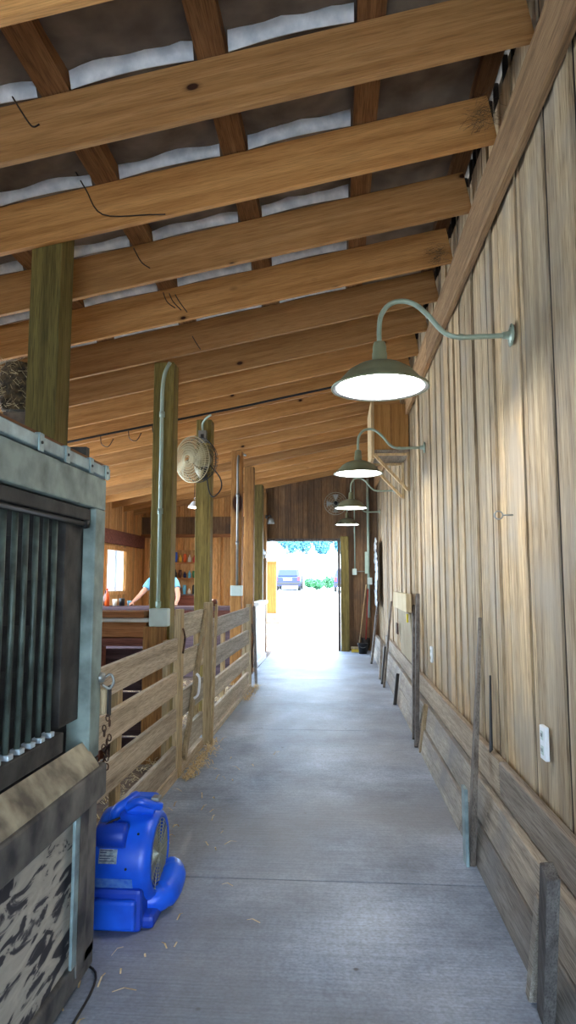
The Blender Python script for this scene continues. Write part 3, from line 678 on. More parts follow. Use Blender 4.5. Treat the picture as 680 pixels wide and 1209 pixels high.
# ------------------------------------------------------------------ far right corner
t = empty('electrical_conduit', (.75, 15.3, 1.0), 'thick green-grey conduit with panel box in the far right corner', 'conduit')
MB().tube([(.74, 15.33, .75), (.74, 15.33, 3.95)], .03, 12).build('pipe', 'conduit', t, smooth=True)
MB().box((.66, 15.28, 1.75), (.74, 15.39, 2.25)).build('panel_box', 'conduit', t, bevel=.008)
MB().box((.71, 15.25, 1.5), (.82, 15.36, 1.66)).build('splice_box', 'boxgrey', t, bevel=.01)
t = empty('light_switch_box', (.43, 15.35, 1.7), 'grey switch box with thin conduit on the end wall', 'switch box')
MB().box((.37, 15.30, 1.72), (.47, 15.395, 1.86)).build('box', 'boxgrey', t, bevel=.008)
MB().tube([(.43, 15.36, 1.86), (.43, 15.36, 3.9)], .014, 10).build('pipe', 'conduit', t, smooth=True)
MB().tube([(.47, 15.36, 1.8), (.66, 15.36, 1.8)], .010, 10).build('side_pipe', 'galv', t, smooth=True)
t = empty('push_broom', (.5, 15.1, 0), 'push broom with yellow bristles leaning in the far corner', 'broom')
MB().tube([(.49, 15.05, .1), (.68, 15.3, 1.5)], .013, 8).build('broom_handle', 'palewood', t, smooth=True)
MB().box((.32, 15.02, .07), (.62, 15.10, .12)).build('broom_head', 'fencez', t, bevel=.01)
b = MB()
for k in range(14):
    for j in range(3): x = .33+.021*k; b.add([(x, 15.03+.025*j, .0), (x+.014, 15.03+.025*j, .0), (x+.014, 15.045+.025*j, .0), (x, 15.045+.025*j, .0), (x, 15.03+.025*j, .075), (x+.016, 15.03+.025*j, .075), (x+.016, 15.045+.025*j, .075), (x, 15.045+.025*j, .075)], [(3,2,1,0),(0,1,5,4),(1,2,6,5),(2,3,7,6),(3,0,4,7),(4,5,6,7)])
b.build('bristles', 'yellow', t)
t = empty('shovel', (.62, 15.1, 0), 'red-handled shovel leaning behind the push broom', 'shovel')
MB().tube([(.655, 15.14, .28), (.72, 15.30, 1.4)], .014, 8).build('shovel_handle', 'redhandle', t, smooth=True)
m = MB(); vs = []; fs = []
for k in range(7):
    zz = .01+.3*k/6; hw = .02+.1*min(1, (k+.6)/3)
    for j in range(5): u = -1+j*.5; vs.append((.65+hw*u*.8, 15.10+.03*u*u+zz*.2, zz))
for k in range(6):
    for j in range(4): a = k*5+j; fs.append((a, a+1, a+6, a+5))
m.add(vs, fs); o = m.build('shovel_blade', 'darkmetal', t, smooth=True); q = o.modifiers.new('s', 'SOLIDIFY'); q.thickness = .004
t = empty('black_bucket', (.57, 14.75, 0), 'small black bucket on the floor in the far right corner', 'bucket')
MB().lathe([(0, 0), (.085, 0), (.11, .22), (.115, .22), (.115, .23), (.105, .23), (.08, .012), (0, .012)], (.57, 14.75, 0), n=20).build('bucket_body', 'black', t, smooth=True)
MB().tube(smoothpts([(.46, 14.75, .21), (.50, 14.68, .16), (.57, 14.64, .14), (.64, 14.68, .16), (.68, 14.75, .21)], 5), .004, 6).build('bail_handle', 'galv', t, smooth=True)
# silver foil insulation strip
m = MB(); vs = []; fs = []; ny, nz = 10, 26
for j in range(nz+1):
    for i in range(ny+1):
        u = i/ny; v = j/nz; vs.append((.86-.035*R.random()-.006*math.sin(v*9)+.03*u, 13.75+1.25*u, 1.05+1.35*v+.12*math.sin(u*3)*v))
for j in range(nz):
    for i in range(ny): a = j*(ny+1)+i; fs.append((a, a+1, a+ny+2, a+ny+1))
m.add(vs, fs); o = m.build('foil_sheet', 'foil', smooth=False); q = o.modifiers.new('s', 'SOLIDIFY'); q.thickness = .01
tag(o, 'crumpled silver foil sheet hanging on the wall in the far right corner', 'foil sheet')
# dim round fan on end wall
t = empty('wall_fan', (.0, 15.2, 3.35), 'dark round caged fan high on the end wall, left of the lamps', 'fan')
def cage(mb, c, mt, r, dep, rings=5, spokes=20, th=.004):
    c = Vector(c)
    def P(a, rr): 
        z = dep*(1-(rr/r)**2)**.5 if rr < r else 0
        return c+mt @ Vector((rr*math.cos(a), rr*math.sin(a), z))
    for k in range(1, rings+1):
        rr = r*k/rings; mb.tube([P(2*PI*j/28, rr) for j in range(28)], th if k < rings else th*1.8, 4, True)
    for s in range(spokes):
        a = 2*PI*s/spokes; mb.tube([P(a, r*q/6) for q in range(1, 7)], th*.8, 4)
FT = Matrix.Rotation(PI/2, 3, 'X')
m = MB(); cage(m, (-.0, 15.1, 3.35), FT, .26, .08, 5, 16); m.build('wire_guard', 'grille', t)
m = MB(); m.lathe([(0, -.1), (.07, -.1), (.07, .02), (.03, .04), (0, .04)], (0, 15.14, 3.35), FT, 16); m.build('motor', 'darkmetal', t, smooth=True)
m = MB()
for k in range(4):
    a = k*PI/2; q = [Vector((.05*math.cos(a), 15.09, 3.35+.05*math.sin(a))), Vector((.22*math.cos(a-.3), 15.07, 3.35+.22*math.sin(a-.3))), Vector((.22*math.cos(a+.3), 15.11, 3.35+.22*math.sin(a+.3)))]
    m.prism(q, (0, .004, 0))
m.build('fan_blades', 'galv', t)
m = MB(); m.beam((0, 15.24, 3.35), (0, 15.38, 3.35), .06, .06, (1, 0, 0)); m.build('wall_bracket', 'darkmetal', t)

# ------------------------------------------------------------------ caged fan on the third post
FC = Vector((-1.70, 7.72, 3.04))
t = empty('caged_fan', tuple(FC), 'beige wire-caged fan mounted on the olive post, motor behind', 'fan')
ax = Vector((-.50, -.83, -.1)).normalized()
mt = ax.to_track_quat('Z', 'Y').to_matrix()
m = MB(); cage(m, FC+ax*.02, mt, .275, .085, 9, 60, .004); m.build('front_guard', 'cageclear', t)
m = MB(); cage(m, FC-ax*.10, mt @ Matrix.Rotation(PI, 3, 'X'), .27, .16, 6, 30, .0035); m.build('rear_guard', 'darkmetal', t)
for k in range(4):
    m = MB(); vs = []; 
    for i in range(6):
        rr = .04+.2*i/5; wd = .5-.02*i
        for j in range(4):
            a = k*PI/2+wd*(j/3-.5)*1.5+.12*i; vs.append(FC+mt @ Vector((rr*math.cos(a), rr*math.sin(a), .028*(j/3-.5)*2)))
    m.add(vs, [(i*4+j, i*4+j+1, i*4+j+5, i*4+j+4) for i in range(5) for j in range(3)])
    o = m.build('fan_blade', 'fanblade', t, smooth=True); q = o.modifiers.new('s', 'SOLIDIFY'); q.thickness = .003
m = MB(); m.lathe([(0, .05), (.03, .05), (.045, .03), (.045, 0), (0, 0)], FC, mt, 20); m.build('hub', 'cageclear', t, smooth=True)
m = MB(); m.lathe([(0, -.28), (.05, -.275), (.078, -.24), (.08, -.10), (.06, -.06), (0, -.05)], FC, mt, 22); m.build('motor', 'fanblade', t, smooth=True)
m = MB(); m.beam(FC-ax*.2, (-1.62, 8.1, 3.0), .05, .05); m.beam((-1.65, 8.09, 2.85), (-1.65, 8.09, 3.2), .08, .02, (1, 0, 0)); m.build('mounting_bracket', 'darkmetal', t)
m = MB(); m.tube(smoothpts([FC-ax*.24+Vector((.03, 0, -.05)), (-1.42, 7.95, 2.86), (-1.40, 7.95, 2.72), (-1.5, 7.98, 2.62), (-1.56, 8.0, 2.7), (-1.60, 8.03, 2.9)], 6), .009, 6); m.build('power_cord', 'black', t, smooth=True)
t = empty('post_outlet_box', (-1.66, 8.05, 3.38), 'metal outlet box above the caged fan with a bent conduit', 'outlet box')
MB().box((-1.71, 8.03, 3.32), (-1.61, 8.098, 3.47)).build('box', 'galv', t, bevel=.006)
MB().box((-1.68, 8.026, 3.36), (-1.64, 8.03, 3.42)).build('receptacle', 'black', t)
MB().tube(smoothpts([(-1.66, 8.06, 3.46), (-1.66, 8.05, 3.56), (-1.60, 8.0, 3.62), (-1.54, 7.96, 3.645)], 6), .013, 8).build('pipe', 'conduit', t, smooth=True)

# ------------------------------------------------------------------ conduits on posts
t = empty('post_conduit', (-1.6, 5.9, 1.2), 'grey-green conduit running down the second post to a grey box', 'conduit')
px_ = -1.575
MB().tube(smoothpts([(px_+.04, 5.9, 3.62), (px_+.0, 5.87, 3.5), (px_-.02, 5.88, 3.3), (px_-.02, 5.885, 2.9)], 5)+[Vector((px_-.02, 5.885, 1.33))], .018, 10).build('pipe', 'conduit', t, smooth=True)
for z in (3.1, 2.2, 1.36): MB().lathe([(.025, 0), (.025, .05)], (px_-.02, 5.885, z), n=12, cap=True).build('coupling', 'conduit', t, smooth=True)
MB().box((-1.66, 5.81, 1.19), (-1.49, 5.915, 1.35)).build('junction_box', 'boxgrey', t, bevel=.012)
MB().tube([(-4.3, 5.84, 1.25), (-1.66, 5.85, 1.245)], .019, 10).build('side_pipe', 'white', t, smooth=True)
t = empty('post_conduit', (-1.5, 10.2, 1.2), 'silver conduit on the post beyond the fan, ending in a grey box', 'conduit')
MB().tube(smoothpts([(-1.47, 10.6, 3.64), (-1.52, 10.3, 3.6), (-1.53, 10.185, 3.45), (-1.53, 10.185, 3.0)], 5)+[Vector((-1.53, 10.185, 1.5))], .019, 10).build('pipe', 'galv', t, smooth=True)
for z in (2.9, 2.15): MB().lathe([(.026, 0), (.026, .05)], (-1.53, 10.185, z), n=12, cap=True).build('coupling', 'galv', t, smooth=True)
MB().box((-1.62, 10.09, 1.36), (-1.44, 10.215, 1.52)).build('junction_box', 'boxgrey', t, bevel=.012)
# long conduit slung under the rafters
def zr(x): return zb(x)-.016
t = MB(); t.tube([(x, 7.9-.02*abs(x+1), zr(x)) for x in (-4.4, -3, -2, -1, 0, .9)], .014, 8); tag(t.build('ceiling_conduit', 'darkmetal', smooth=True), 'long thin conduit slung across under the rafters near the fan', 'conduit')

# dangling wires on rafter faces
def wire(pts, label, r=.004):
    tag(MB().tube(smoothpts(pts, 5), r, 6).build('dangling_wire', 'wire', smooth=True), label, 'wire', 'wires hanging from the rafters')
y1 = ray[4]; y2 = ray[5]; y3 = ray[6]; y4 = ray[7]; y5 = ray[8]; y7 = ray[10]
wire([(-1.62, y1-.02, 4.06), (-1.58, y1-.03, 3.98), (-1.50, y1-.015, 3.85), (-1.47, y1-.01, 3.82), (-1.44, y1-.012, 3.83)], 'dark wire on the nearest rafter at the upper left')
wire([(-1.55, y2-.03, 4.05), (-1.48, y2-.04, 3.93), (-1.38, y2-.02, 3.78), (-1.1, y2-.015, 3.77), (-1.0, y2-.012, 3.77)], 'dark wire drooping over the second rafter')
wire([(-1.42, y3-.03, 3.95), (-1.36, y3-.04, 3.84), (-1.3, y3-.02, 3.80)], 'short forked wire on the third rafter, right of the near post')
for k, dx in enumerate((0, .05, .1)):
    wire([(-1.40+dx, y4-.03, 3.95-.01*k), (-1.36+dx, y4-.05, 3.86), (-1.30+dx, y4-.02, 3.82-.02*k)], ['leftmost strand of the wire bunch on the fourth rafter', 'middle strand of the wire bunch on the fourth rafter', 'rightmost strand of the wire bunch on the fourth rafter'][k])
wire([(-1.32, y5-.02, 3.86), (-1.28, y5-.03, 3.79), (-1.24, y5-.02, 3.73)], 'short wire on the fifth rafter')
for k, xx_ in enumerate((-2.9, -2.55, -2.25)):
    wire([(xx_, 7.86, zb(xx_)-.02), (xx_+.02, 7.85, zb(xx_)-.13), (xx_+.1, 7.86, zb(xx_)-.16), (xx_+.16, 7.87, zb(xx_)-.06)], ['leftmost cable loop hanging from the thin ceiling conduit', 'middle cable loop hanging from the thin ceiling conduit', 'rightmost cable loop hanging from the thin ceiling conduit'][k], .006)
# straw tufts at wall plate
def tuft(c, r_, n_, mat, label, cat='nest debris', flat=1.0):
    b = MB()
    for k in range(n_):
        p = Vector(c)+Vector((R.gauss(0, 1)*r_, R.gauss(0, 1)*r_, R.gauss(0, 1)*r_*flat)); d = Vector((R.gauss(0, 1), R.gauss(0, 1), R.gauss(0, .7)-.2)).normalized()*R.uniform(.03, .09)
        b.add([p, p+d, p+d+Vector((.0, .002, .003)), p+Vector((.0, .002, .003))], [(0, 1, 2, 3)])
    o = b.build('straw_tuft', mat); return tag(o, label, cat, None, 'stuff')
tuft((.84, ray[5]-.16, 4.2), .04, 160, 'nest', 'tuft of dry straw caught at the top of the plank wall, nearest the camera')
tuft((.82, ray[7]-.12, 4.15), .035, 120, 'nest', 'tuft of dry straw caught at the wall top beyond the third rafter')
# bird nest on near post
t = empty('bird_nest', (-1.955, 3.86, 2.6), 'messy grass bird nest on the left side of the nearest post', 'nest')
b = MB(); vs = []
n1, n2 = 20, 14
for j in range(n2+1):
    for i in range(n1):
        a = 2*PI*i/n1; v = j/n2; rr = (.055+.05*math.sin(PI*min(1, v*.75+.15)))*(1+.22*R.random()); vs.append((-1.955+rr*math.cos(a), 3.86+rr*math.sin(a), 2.63+.3*v))
b.add(vs, [(j*n1+i, j*n1+(i+1) % n1, (j+1)*n1+(i+1) % n1, (j+1)*n1+i) for j in range(n2) for i in range(n1)]+[tuple(range(n1-1, -1, -1)), tuple(n2*n1+i for i in range(n1))]); b.build('nest_body', 'nest', t)
b = MB()
for k in range(420):
    a = R.random()*2*PI; z = R.uniform(2.62, 2.93); p = Vector((-1.955+.11*math.cos(a), 3.86+.11*math.sin(a), z)); d = Vector((R.gauss(0, 1), R.gauss(0, 1), R.gauss(0, 1))).normalized()*.05
    b.add([p, p+d, p+d+Vector((0, .001, .003)), p+Vector((0, .001, .003))], [(0, 1, 2, 3)])
b.build('grass_strands', 'straw', t)
b = MB(); b.box((-2.02, 3.8, 2.45), (-1.85, 3.92, 2.62)); b.build('white_support_block', 'stone', t, bevel=.01)

# ------------------------------------------------------------------ blue blower
BX, BY = -.985, 3.33
t = empty('floor_blower', (BX, BY, 0), 'blue plastic carpet-drying blower on the concrete by the stall door', 'blower')
RXp = Matrix.Rotation(PI/2, 3, 'Y')
xl, xr2 = BX-.17, BX+.115
cz = .275; rr = .205
m = MB(); m.lathe([(0, 0), (rr-.03, 0), (rr-.006, .012), (rr, .035), (rr, xr2-xl-.05), (rr-.004, xr2-xl-.02), (rr-.025, xr2-xl), (.165, xr2-xl+.004), (.16, xr2-xl-.01), (.155, xr2-xl-.03), (.155, xr2-xl-.05), (0, xr2-xl-.05)], (xl, BY, cz), RXp, 48)
m.build('drum_housing', 'blue', t, smooth=True)
m = MB(); m.box((xl+.005, BY-rr+.0, .0), (xr2-.03, BY+rr-.02, .19)); m.build('base_box', 'bluedark', t, bevel=.02)
m = MB(); m.box((xl+.01, BY-rr-.03, .02), (xr2-.05, BY-rr+.06, .15)); m.build('front_foot', 'blue', t, bevel=.015)
m = MB(); m.tube(smoothpts([(xr2-.06, BY-.04, .075), (xr2-.01, BY-.03, .075), (xr2+.025, BY+.0, .085), (xr2+.04, BY+.06, .105), (xr2+.035, BY+.13, .13), (xr2+.01, BY+.17, .13)], 6), [.06]*12+[.066]*6+[.066]*6+[.06]*6+[.04], 16); m.build('side_bumper', 'blue', t, smooth=True)
m = MB(); m.box((xr2-.05, BY-.17, 0), (xr2+.02, BY+.17, .06)); m.build('side_skid', 'bluedark', t, bevel=.02)
# inlet grille
g_ = MB()
for k in range(1, 11): 
    q = .155*k/10; g_.tube([(xr2-.004, BY+q*math.cos(a), cz+q*math.sin(a)) for a in [2*PI*j/36 for j in range(36)]], .0022, 4, True)
for k in range(6):
    a = PI*k/6; g_.tube([(xr2-.002, BY-.155*math.cos(a), cz-.155*math.sin(a)), (xr2-.002, BY+.155*math.cos(a), cz+.155*math.sin(a))], .003, 4)
gr = g_.build('inlet_grille', 'grille', t)
MB().lathe([(0, 0), (.153, 0)], (xr2-.045, BY, cz), RXp, 36).build('dark_inlet', 'black', gr)
MB().lathe([(0, 0), (.05, 0), (.055, .02), (0, .03)], (xr2-.035, BY, cz), RXp, 24).build('motor_hub', 'darkmetal', gr, smooth=True)
# handle assembly
m = MB(); m.tube(smoothpts([(BX-.09, BY-.09, cz+.17), (BX-.07, BY-.11, cz+.23), (BX-.02, BY-.07, cz+.262), (BX+.0, BY-.02, cz+.272)], 6), .024, 12); m.build('front_handle_strut', 'blue', t, smooth=True)
m = MB(); m.lathe([(0, 0), (.05, 0), (.054, .01), (.054, .13), (.05, .14), (0, .14)], (BX-.14, BY-.16, cz+.135), RXp, 20); m.build('cord_spool', 'bluedark', t, smooth=True)
m = MB(); m.box((BX-.05, BY-.06, cz+.19), (BX+.10, BY+.05, cz+.275)); m.build('carry_handle', 'blue', t, bevel=.02)
m = MB(); m.tube(smoothpts([(BX-.03, BY-.09, cz+.24), (BX+.03, BY-.1, cz+.27), (BX+.08, BY-.085, cz+.255), (BX+.125, BY-.04, cz+.23)], 6), .02, 10); m.build('hand_grip', 'blue', t, smooth=True)
m = MB(); m.box((BX+.085, BY-.075, cz+.262), (BX+.125, BY-.02, cz+.281)); m.build('switch', 'galv', t, bevel=.005)
def shell(x0, x1, a0, a1, off, n_=6):
    m = MB(); vs = []
    for k in range(n_+1):
        a = a0+(a1-a0)*k/n_
        for x in (x0, x1): vs.append((x, BY-(rr+off)*math.cos(a), cz+(rr+off)*math.sin(a)))
    for k in range(n_+1):
        a = a0+(a1-a0)*k/n_
        for x in (x0, x1): vs.append((x, BY-(rr+off-.0025)*math.cos(a), cz+(rr+off-.0025)*math.sin(a)))
    q = 2*(n_+1); fs = []
    for k in range(n_): fs += [(2*k, 2*k+1, 2*k+3, 2*k+2), (q+2*k, q+2*k+2, q+2*k+3, q+2*k+1), (2*k, 2*k+2, q+2*k+2, q+2*k), (2*k+1, q+2*k+1, q+2*k+3, 2*k+3)]
    return m.add(vs, fs)
lb_ = shell(BX-.12, BX-.035, .12, .42, .002).build('sticker', 'label', t)
for k, a in enumerate((.17, .22, .27, .34, .38)): shell(BX-.115, BX-.115+(.07, .05, .065, .03, .06)[k], a, a+.016, .0035, 1).build('sticker_print', 'c_navy', lb_)
shell(BX-.155, BX+.04, -.42, -.2, .004).build('faded_band', 'faded', t)
for (x, a) in ((BX+.01, .02), (BX-.02, .6), (BX+.05, .75)):
    MB().lathe([(0, .006), (.005, .005), (.006, 0)], (x, BY-(rr+.001)*math.cos(a), cz+(rr+.001)*math.sin(a)), Matrix.Rotation(PI/2, 3, 'X'), 8).build('screw', 'black', t)
m = MB(); m.tube(smoothpts([(BX-.05, BY-.12, cz+.20), (BX-.11, BY-.18, cz+.175), (BX-.15, BY-.235, cz+.08), (BX-.175, BY-.26, cz-.06), (BX-.185, BY-.28, .05), (BX-.12, BY-.42, .008), (BX+.01, BY-.56, .008), (BX+.025, BY-.95, .008), (BX+.02, BY-1.4, .008)], 6), .005, 6); m.build('power_cord', 'black', t, smooth=True)

# ------------------------------------------------------------------ cross half-wall and stall things on the left
t = empty('cross_partition', (-3.1, 5.98, 0), 'low orange-brown board partition running left from the second post', 'partition')
for (a, b_, m_, y0) in ((1.27, 1.325, 'orangex', 5.80), (1.09, 1.27, 'orangex', 5.88), (1.015, 1.087, 'redboard', 5.86)):
    MB().rnd().box((-4.5, y0, a), (-1.70, 6.0, b_)).build('partition_board', m_, t, bevel=.005)
for z in (.0, .2, .4, .6, .79): MB().rnd().box((-4.5, 6.03, z), (-1.70, 6.06, z+.185)).build('lower_board', 'purpleboard', t, bevel=.004)
for x in (-4.4, -3.3, -2.2): MB().rnd().box((x, 5.93, .0), (x+.09, 6.02, 1.1)).build('upright', 'redboard', t, bevel=.004)
m = MB().rnd(); m.box((-1.72, 5.85, 0), (-1.52, 5.915, 1.19)); tag(m.build('post_pad', 'post_red', bevel=.006), 'brown board fixed to the foot of the second post', 'board')
# straw
def straw(n_, fx, label, seed=0, sx=.6):
    b = MB()
    for k in range(n_):
        x, y, z = fx(); a = R.random()*2*PI; L = R.uniform(.03, .1); w_ = .0035; dz = R.uniform(-.01, .03)
        d = Vector((math.cos(a)*L, math.sin(a)*L, dz)); nrm = Vector((-math.sin(a)*w_, math.cos(a)*w_, 0)); p = Vector((x, y, z)); b.cur = R.random()
        b.add([p-nrm, p+nrm, p+d*.5+nrm+Vector((0, 0, .012)), p+d*.5-nrm+Vector((0, 0, .012)), p+d+nrm, p+d-nrm], [(0, 1, 2, 3), (3, 2, 4, 5)])
    tag(b.build('straw', 'straw'), label, 'straw', None, 'stuff')
straw(9000, lambda: (R.uniform(-4.2, -1.4), R.uniform(3.0, 10.5), R.uniform(.0, .05)), 'loose straw bedding on the dirt behind the fence')
straw(420, lambda: (R.choice([-1.24])+abs(R.gauss(0, .035)), R.uniform(5.4, 6.7), R.uniform(0.002, .02)), 'straw spilled on the concrete under the middle gate')
straw(240, lambda: (-1.24+abs(R.gauss(0, .04)), R.uniform(8.9, 10.2), R.uniform(.002, .02)), 'straw spilled at the foot of the far fence end')
straw(90, lambda: (-1.05+R.gauss(0, .25), R.uniform(1.8, 6.5), .004), 'stray bits of straw scattered on the left of the concrete')

# ------------------------------------------------------------------ back room
t = empty('bar_counter', (-3.1, 11.2, 0), 'dark plum bar counter in the back room, person leaning on it', 'counter')
MB().rnd().box((-4.5, 11.0, 1.10), (-1.75, 11.62, 1.155)).build('counter_top', 'purpleboard', t, bevel=.006)
MB().rnd().box((-4.5, 11.08, .92), (-1.75, 11.5, 1.10)).build('apron', 'redboard', t, bevel=.004)
MB().rnd().box((-4.5, 11.1, .0), (-1.75, 11.5, .92)).build('front_panel', 'purpleboard', t)
def bottle(x, y, z, s, c, label, cat='bottle', prof=None):
    p = prof or [(0, 0), (.035, 0), (.036, .14), (.03, .17), (.013, .2), (.013, .25), (.016, .25), (.016, .265), (0, .265)]
    tag(MB().lathe([(a*s, b*s) for a, b in p], (x, y, z), n=14).build(cat.replace(' ', '_'), c, smooth=True), label, cat, 'things on the bar counter')
CT = 1.156
bottle(-4.15, 11.3, CT, 1.2, 'c_blue', 'blue bottle on the bar counter, left of the orange one')
bottle(-3.95, 11.25, CT, 1.15, 'c_orange', 'orange bottle on the bar counter')
bottle(-4.05, 11.45, CT, 1.0, 'c_brown', 'brown bottle on the bar counter behind the orange one')
bottle(-3.83, 11.3, CT, 1.0, 'c_cream', 'cream cup on the bar counter right of the orange bottle', 'cup', [(0, 0), (.035, 0), (.045, .12), (.04, .12), (.03, .01), (0, .01)])
bottle(-3.72, 11.35, CT, 1.0, 'c_black', 'black tin on the bar counter near the person\'s hand', 'tin', [(0, 0), (.05, 0), (.05, .12), (.046, .13), (0, .13)])
bottle(-4.32, 11.25, CT, 1.6, 'c_black', 'tall black flask on the bar counter, far left', 'flask', [(0, 0), (.05, 0), (.055, .1), (.05, .2), (.03, .24), (0, .25)])
bottle(-3.62, 11.45, CT, 1.0, 'c_teal', 'teal cup on the bar counter beside the black tin', 'cup', [(0, 0), (.03, 0), (.038, .09), (.034, .09), (.026, .01), (0, .01)])
bottle(-2.1, 11.3, CT, 1.0, 'c_brown', 'short brown jar at the right end of the bar counter', 'jar', [(0, 0), (.06, 0), (.065, .08), (.05, .12), (0, .12)])
# door casing on back wall and shelf with things
m = MB().rnd(); m.box((-4.5, 15.3, 0), (-4.38, 15.39, 2.45)); m.box((-3.97, 15.3, 0), (-3.87, 15.39, 2.45)); m.box((-4.5, 15.3, 2.45), (-3.87, 15.39, 2.58)); dd = struct(m.build('door_3', 'orange', bevel=.005))
MB().rnd().box((-4.37, 15.34, .02), (-3.98, 15.385, 2.44)).build('door_leaf', 'redboard', dd, bevel=.003)
for k, x in enumerate((-3.12, -2.75, -2.2)):
    struct(MB().rnd().box((x, 15.3, 0), (x+.06, 15.395, 2.6)).build('trim_%d' % (7+k), 'orange', bevel=.004))
t = empty('wall_shelving', (-3.5, 15.25, 1.2), 'open wall shelving crowded with small colourful goods', 'shelving')
for z in (1.25, 1.62, 1.98): MB().rnd().box((-3.78, 15.05, z), (-3.22, 15.29, z+.03)).build('shelf_board', 'c_brown' if z < 1.3 else 'orangex', t, bevel=.003)
MB().rnd().box((-3.78, 15.27, 1.2), (-3.22, 15.295, 2.3)).build('back_panel', 'orange', t)
MB().rnd().box((-3.8, 15.05, 1.0), (-3.2, 15.29, 1.24)).build('drawer_front', 'redboard', t, bevel=.004)
cc = ['c_blue', 'c_green', 'c_cream', 'c_navy', 'c_yellow', 'c_black', 'c_red', 'c_teal', 'c_orange', 'c_brown']
pos = ['far left', 'left of centre', 'centre', 'right of centre', 'far right']
rowsn = {1.281: 'bottom shelf of the wall shelving', 1.651: 'middle shelf of the wall shelving', 2.011: 'top shelf of the wall shelving'}
i = 0
for z in (1.281, 1.651, 2.011):
    for k in range(5):
        c = cc[(i*3+k) % 10] if z > 1.3 else ['c_black', 'c_brown', 'c_teal', 'c_cream', 'c_black'][k]; i += 1
        x = -3.72+.11*k; h_ = R.uniform(.12, .24)
        p = R.choice([[(0, 0), (.04, 0), (.042, h_*.8), (.03, h_), (0, h_)], [(0, 0), (.035, 0), (.036, h_*.6), (.014, h_*.8), (.014, h_), (0, h_)], [(0, 0), (.03, 0), (.045, h_*.5), (.04, h_), (0, h_)]])
        cn = c[2:]
        tag(MB().lathe(p, (x, 15.16, z), n=12).build('canister', c, smooth=True), '%s canister, %s on the %s' % (cn, pos[k], rowsn[z]), 'canister', 'goods on the wall shelving')
# pendant lamp in back room
t = empty('pendant_lamp', (-2.55, 12.0, 2.65), 'small white glowing pendant lamp hanging in the back room', 'lamp')
MB().tube([(-2.5, 11.5, 3.0), (-2.5, 11.5, zb(-2.5)+.0)], .006, 6).build('cord', 'black', t)
MB().lathe([(.02, .12), (.05, .1), (.1, .03), (.12, 0), (.115, 0), (.09, .03), (.04, .09), (.02, .1)], (-2.5, 11.5, 2.88), n=20).build('lamp_shade', 'white', t, smooth=True)
MB().lathe([(0, .08), (.03, .07), (.045, .03), (.03, -.005), (0, -.01)], (-2.5, 11.5, 2.88), n=14).build('bulb', 'bulb', t, smooth=True)

# ------------------------------------------------------------------ person leaning on the counter
def skinned(name, pts, edges, rads, mat, parent, sub=2):
    me = bpy.data.meshes.new(name); me.from_pydata(pts, edges, []); o = bpy.data.objects.new(name, me); col.objects.link(o)
    o.parent = parent
    sk = o.modifiers.new('skin', 'SKIN'); sk.use_smooth_shade = True
    if not me.skin_vertices: 
        bpy.context.view_layer.objects.active = o
    sv = me.skin_vertices[0].data if me.skin_vertices else None
    if sv:
        for i, r in enumerate(rads):
            r = r if isinstance(r, tuple) else (r, r); sv[i].radius = r
        sv[0].use_root = True
    sb = o.modifiers.new('sub', 'SUBSURF'); sb.levels = sub; sb.render_levels = sub
    me.materials.append(M[mat]); return o
def limb(name, pts, rads, mat, parent, n=12):
    # smooth tapering tube as one surface
    P = smoothpts(pts, 5); rr_ = []
    for i in range(len(rads)-1):
        for k in range(5): rr_.append(rads[i]+(rads[i+1]-rads[i])*k/5)
    rr_.append(rads[-1])
    return MB().tube(P, rr_, n).build(name, mat, parent, smooth=True)
PX, PY = -3.17, 11.95
per = empty('person', (PX, PY, 0), 'person in a light blue t-shirt leaning both hands on the bar counter', 'person')
import bmesh
# body: one continuous surface joined from overlapping tapered volumes by voxel remesh
body = MB()
def tp(mb, pts, rads, n=12):
    P = smoothpts(pts, 5); rr_ = []
    for i in range(len(rads)-1):
        for k in range(5): rr_.append(rads[i]+(rads[i+1]-rads[i])*k/5)
    rr_.append(rads[-1]); mb.tube(P, rr_, n)
def V(x, y, z): return (PX+x, PY+y, z)
tp(body, [V(0, .12, 1.0), V(0, .08, 1.3), V(0, .02, 1.57), V(0, -.0, 1.66)], [.14, .13, .15, .07])
tp(body, [V(0, -.0, 1.64), V(0, -.04, 1.75)], [.06, .055])
body.lathe([(0, -.12), (.05, -.11), (.075, -.06), (.082, 0), (.085, .05), (.065, .1), (.03, .125), (0, .13)], V(0, -.08, 1.85), Matrix.Rotation(.3, 3, 'X'), 18)
body.lathe([(0, 0), (.012, .0), (.016, .02), (.006, .05), (0, .055)], V(0, -.165, 1.81), Matrix.Rotation(.1, 3, 'X'), 10)
for s in (-1, 1):
    tp(body, [V(s*.1, .03, 1.58), V(s*.20, .02, 1.59), V(s*.29, -.08, 1.44), V(s*.36, -.28, 1.30), V(s*.39, -.55, 1.195)], [.07, .062, .048, .038, .026])
    tp(body, [V(s*.39, -.53, 1.19), V(s*.395, -.60, 1.182)], [.03, .034])
    for k in range(4):
        a = (-.3+.2*k)*s; x0 = s*.395+(-.024+.016*k); L = (.06, .075, .08, .065)[k]
        tp(body, [V(x0, -.60, 1.182), V(x0+math.sin(a)*L*.5, -.60-L*.55, 1.185), V(x0+math.sin(a)*L*.9, -.60-L, 1.168)], [.01, .0095, .007], 8)
    tp(body, [V(s*.385, -.55, 1.185), V(s*.345, -.60, 1.182), V(s*.335, -.64, 1.17)], [.012, .011, .008], 8)
    tp(body, [V(s*.09, .12, 1.0), V(s*.11, .1, .52), V(s*.12, .14, .1)], [.1, .06, .04])
    tp(body, [V(s*.12, .16, .05), V(s*.13, .02, .035), V(s*.13, -.06, .03)], [.045, .04, .03])
    body.lathe([(0, -.03), (.018, -.02), (.02, .01), (0, .03)], V(s*.088, -.07, 1.85), n=8)
o = body.build('body', 'skin', per, smooth=True)
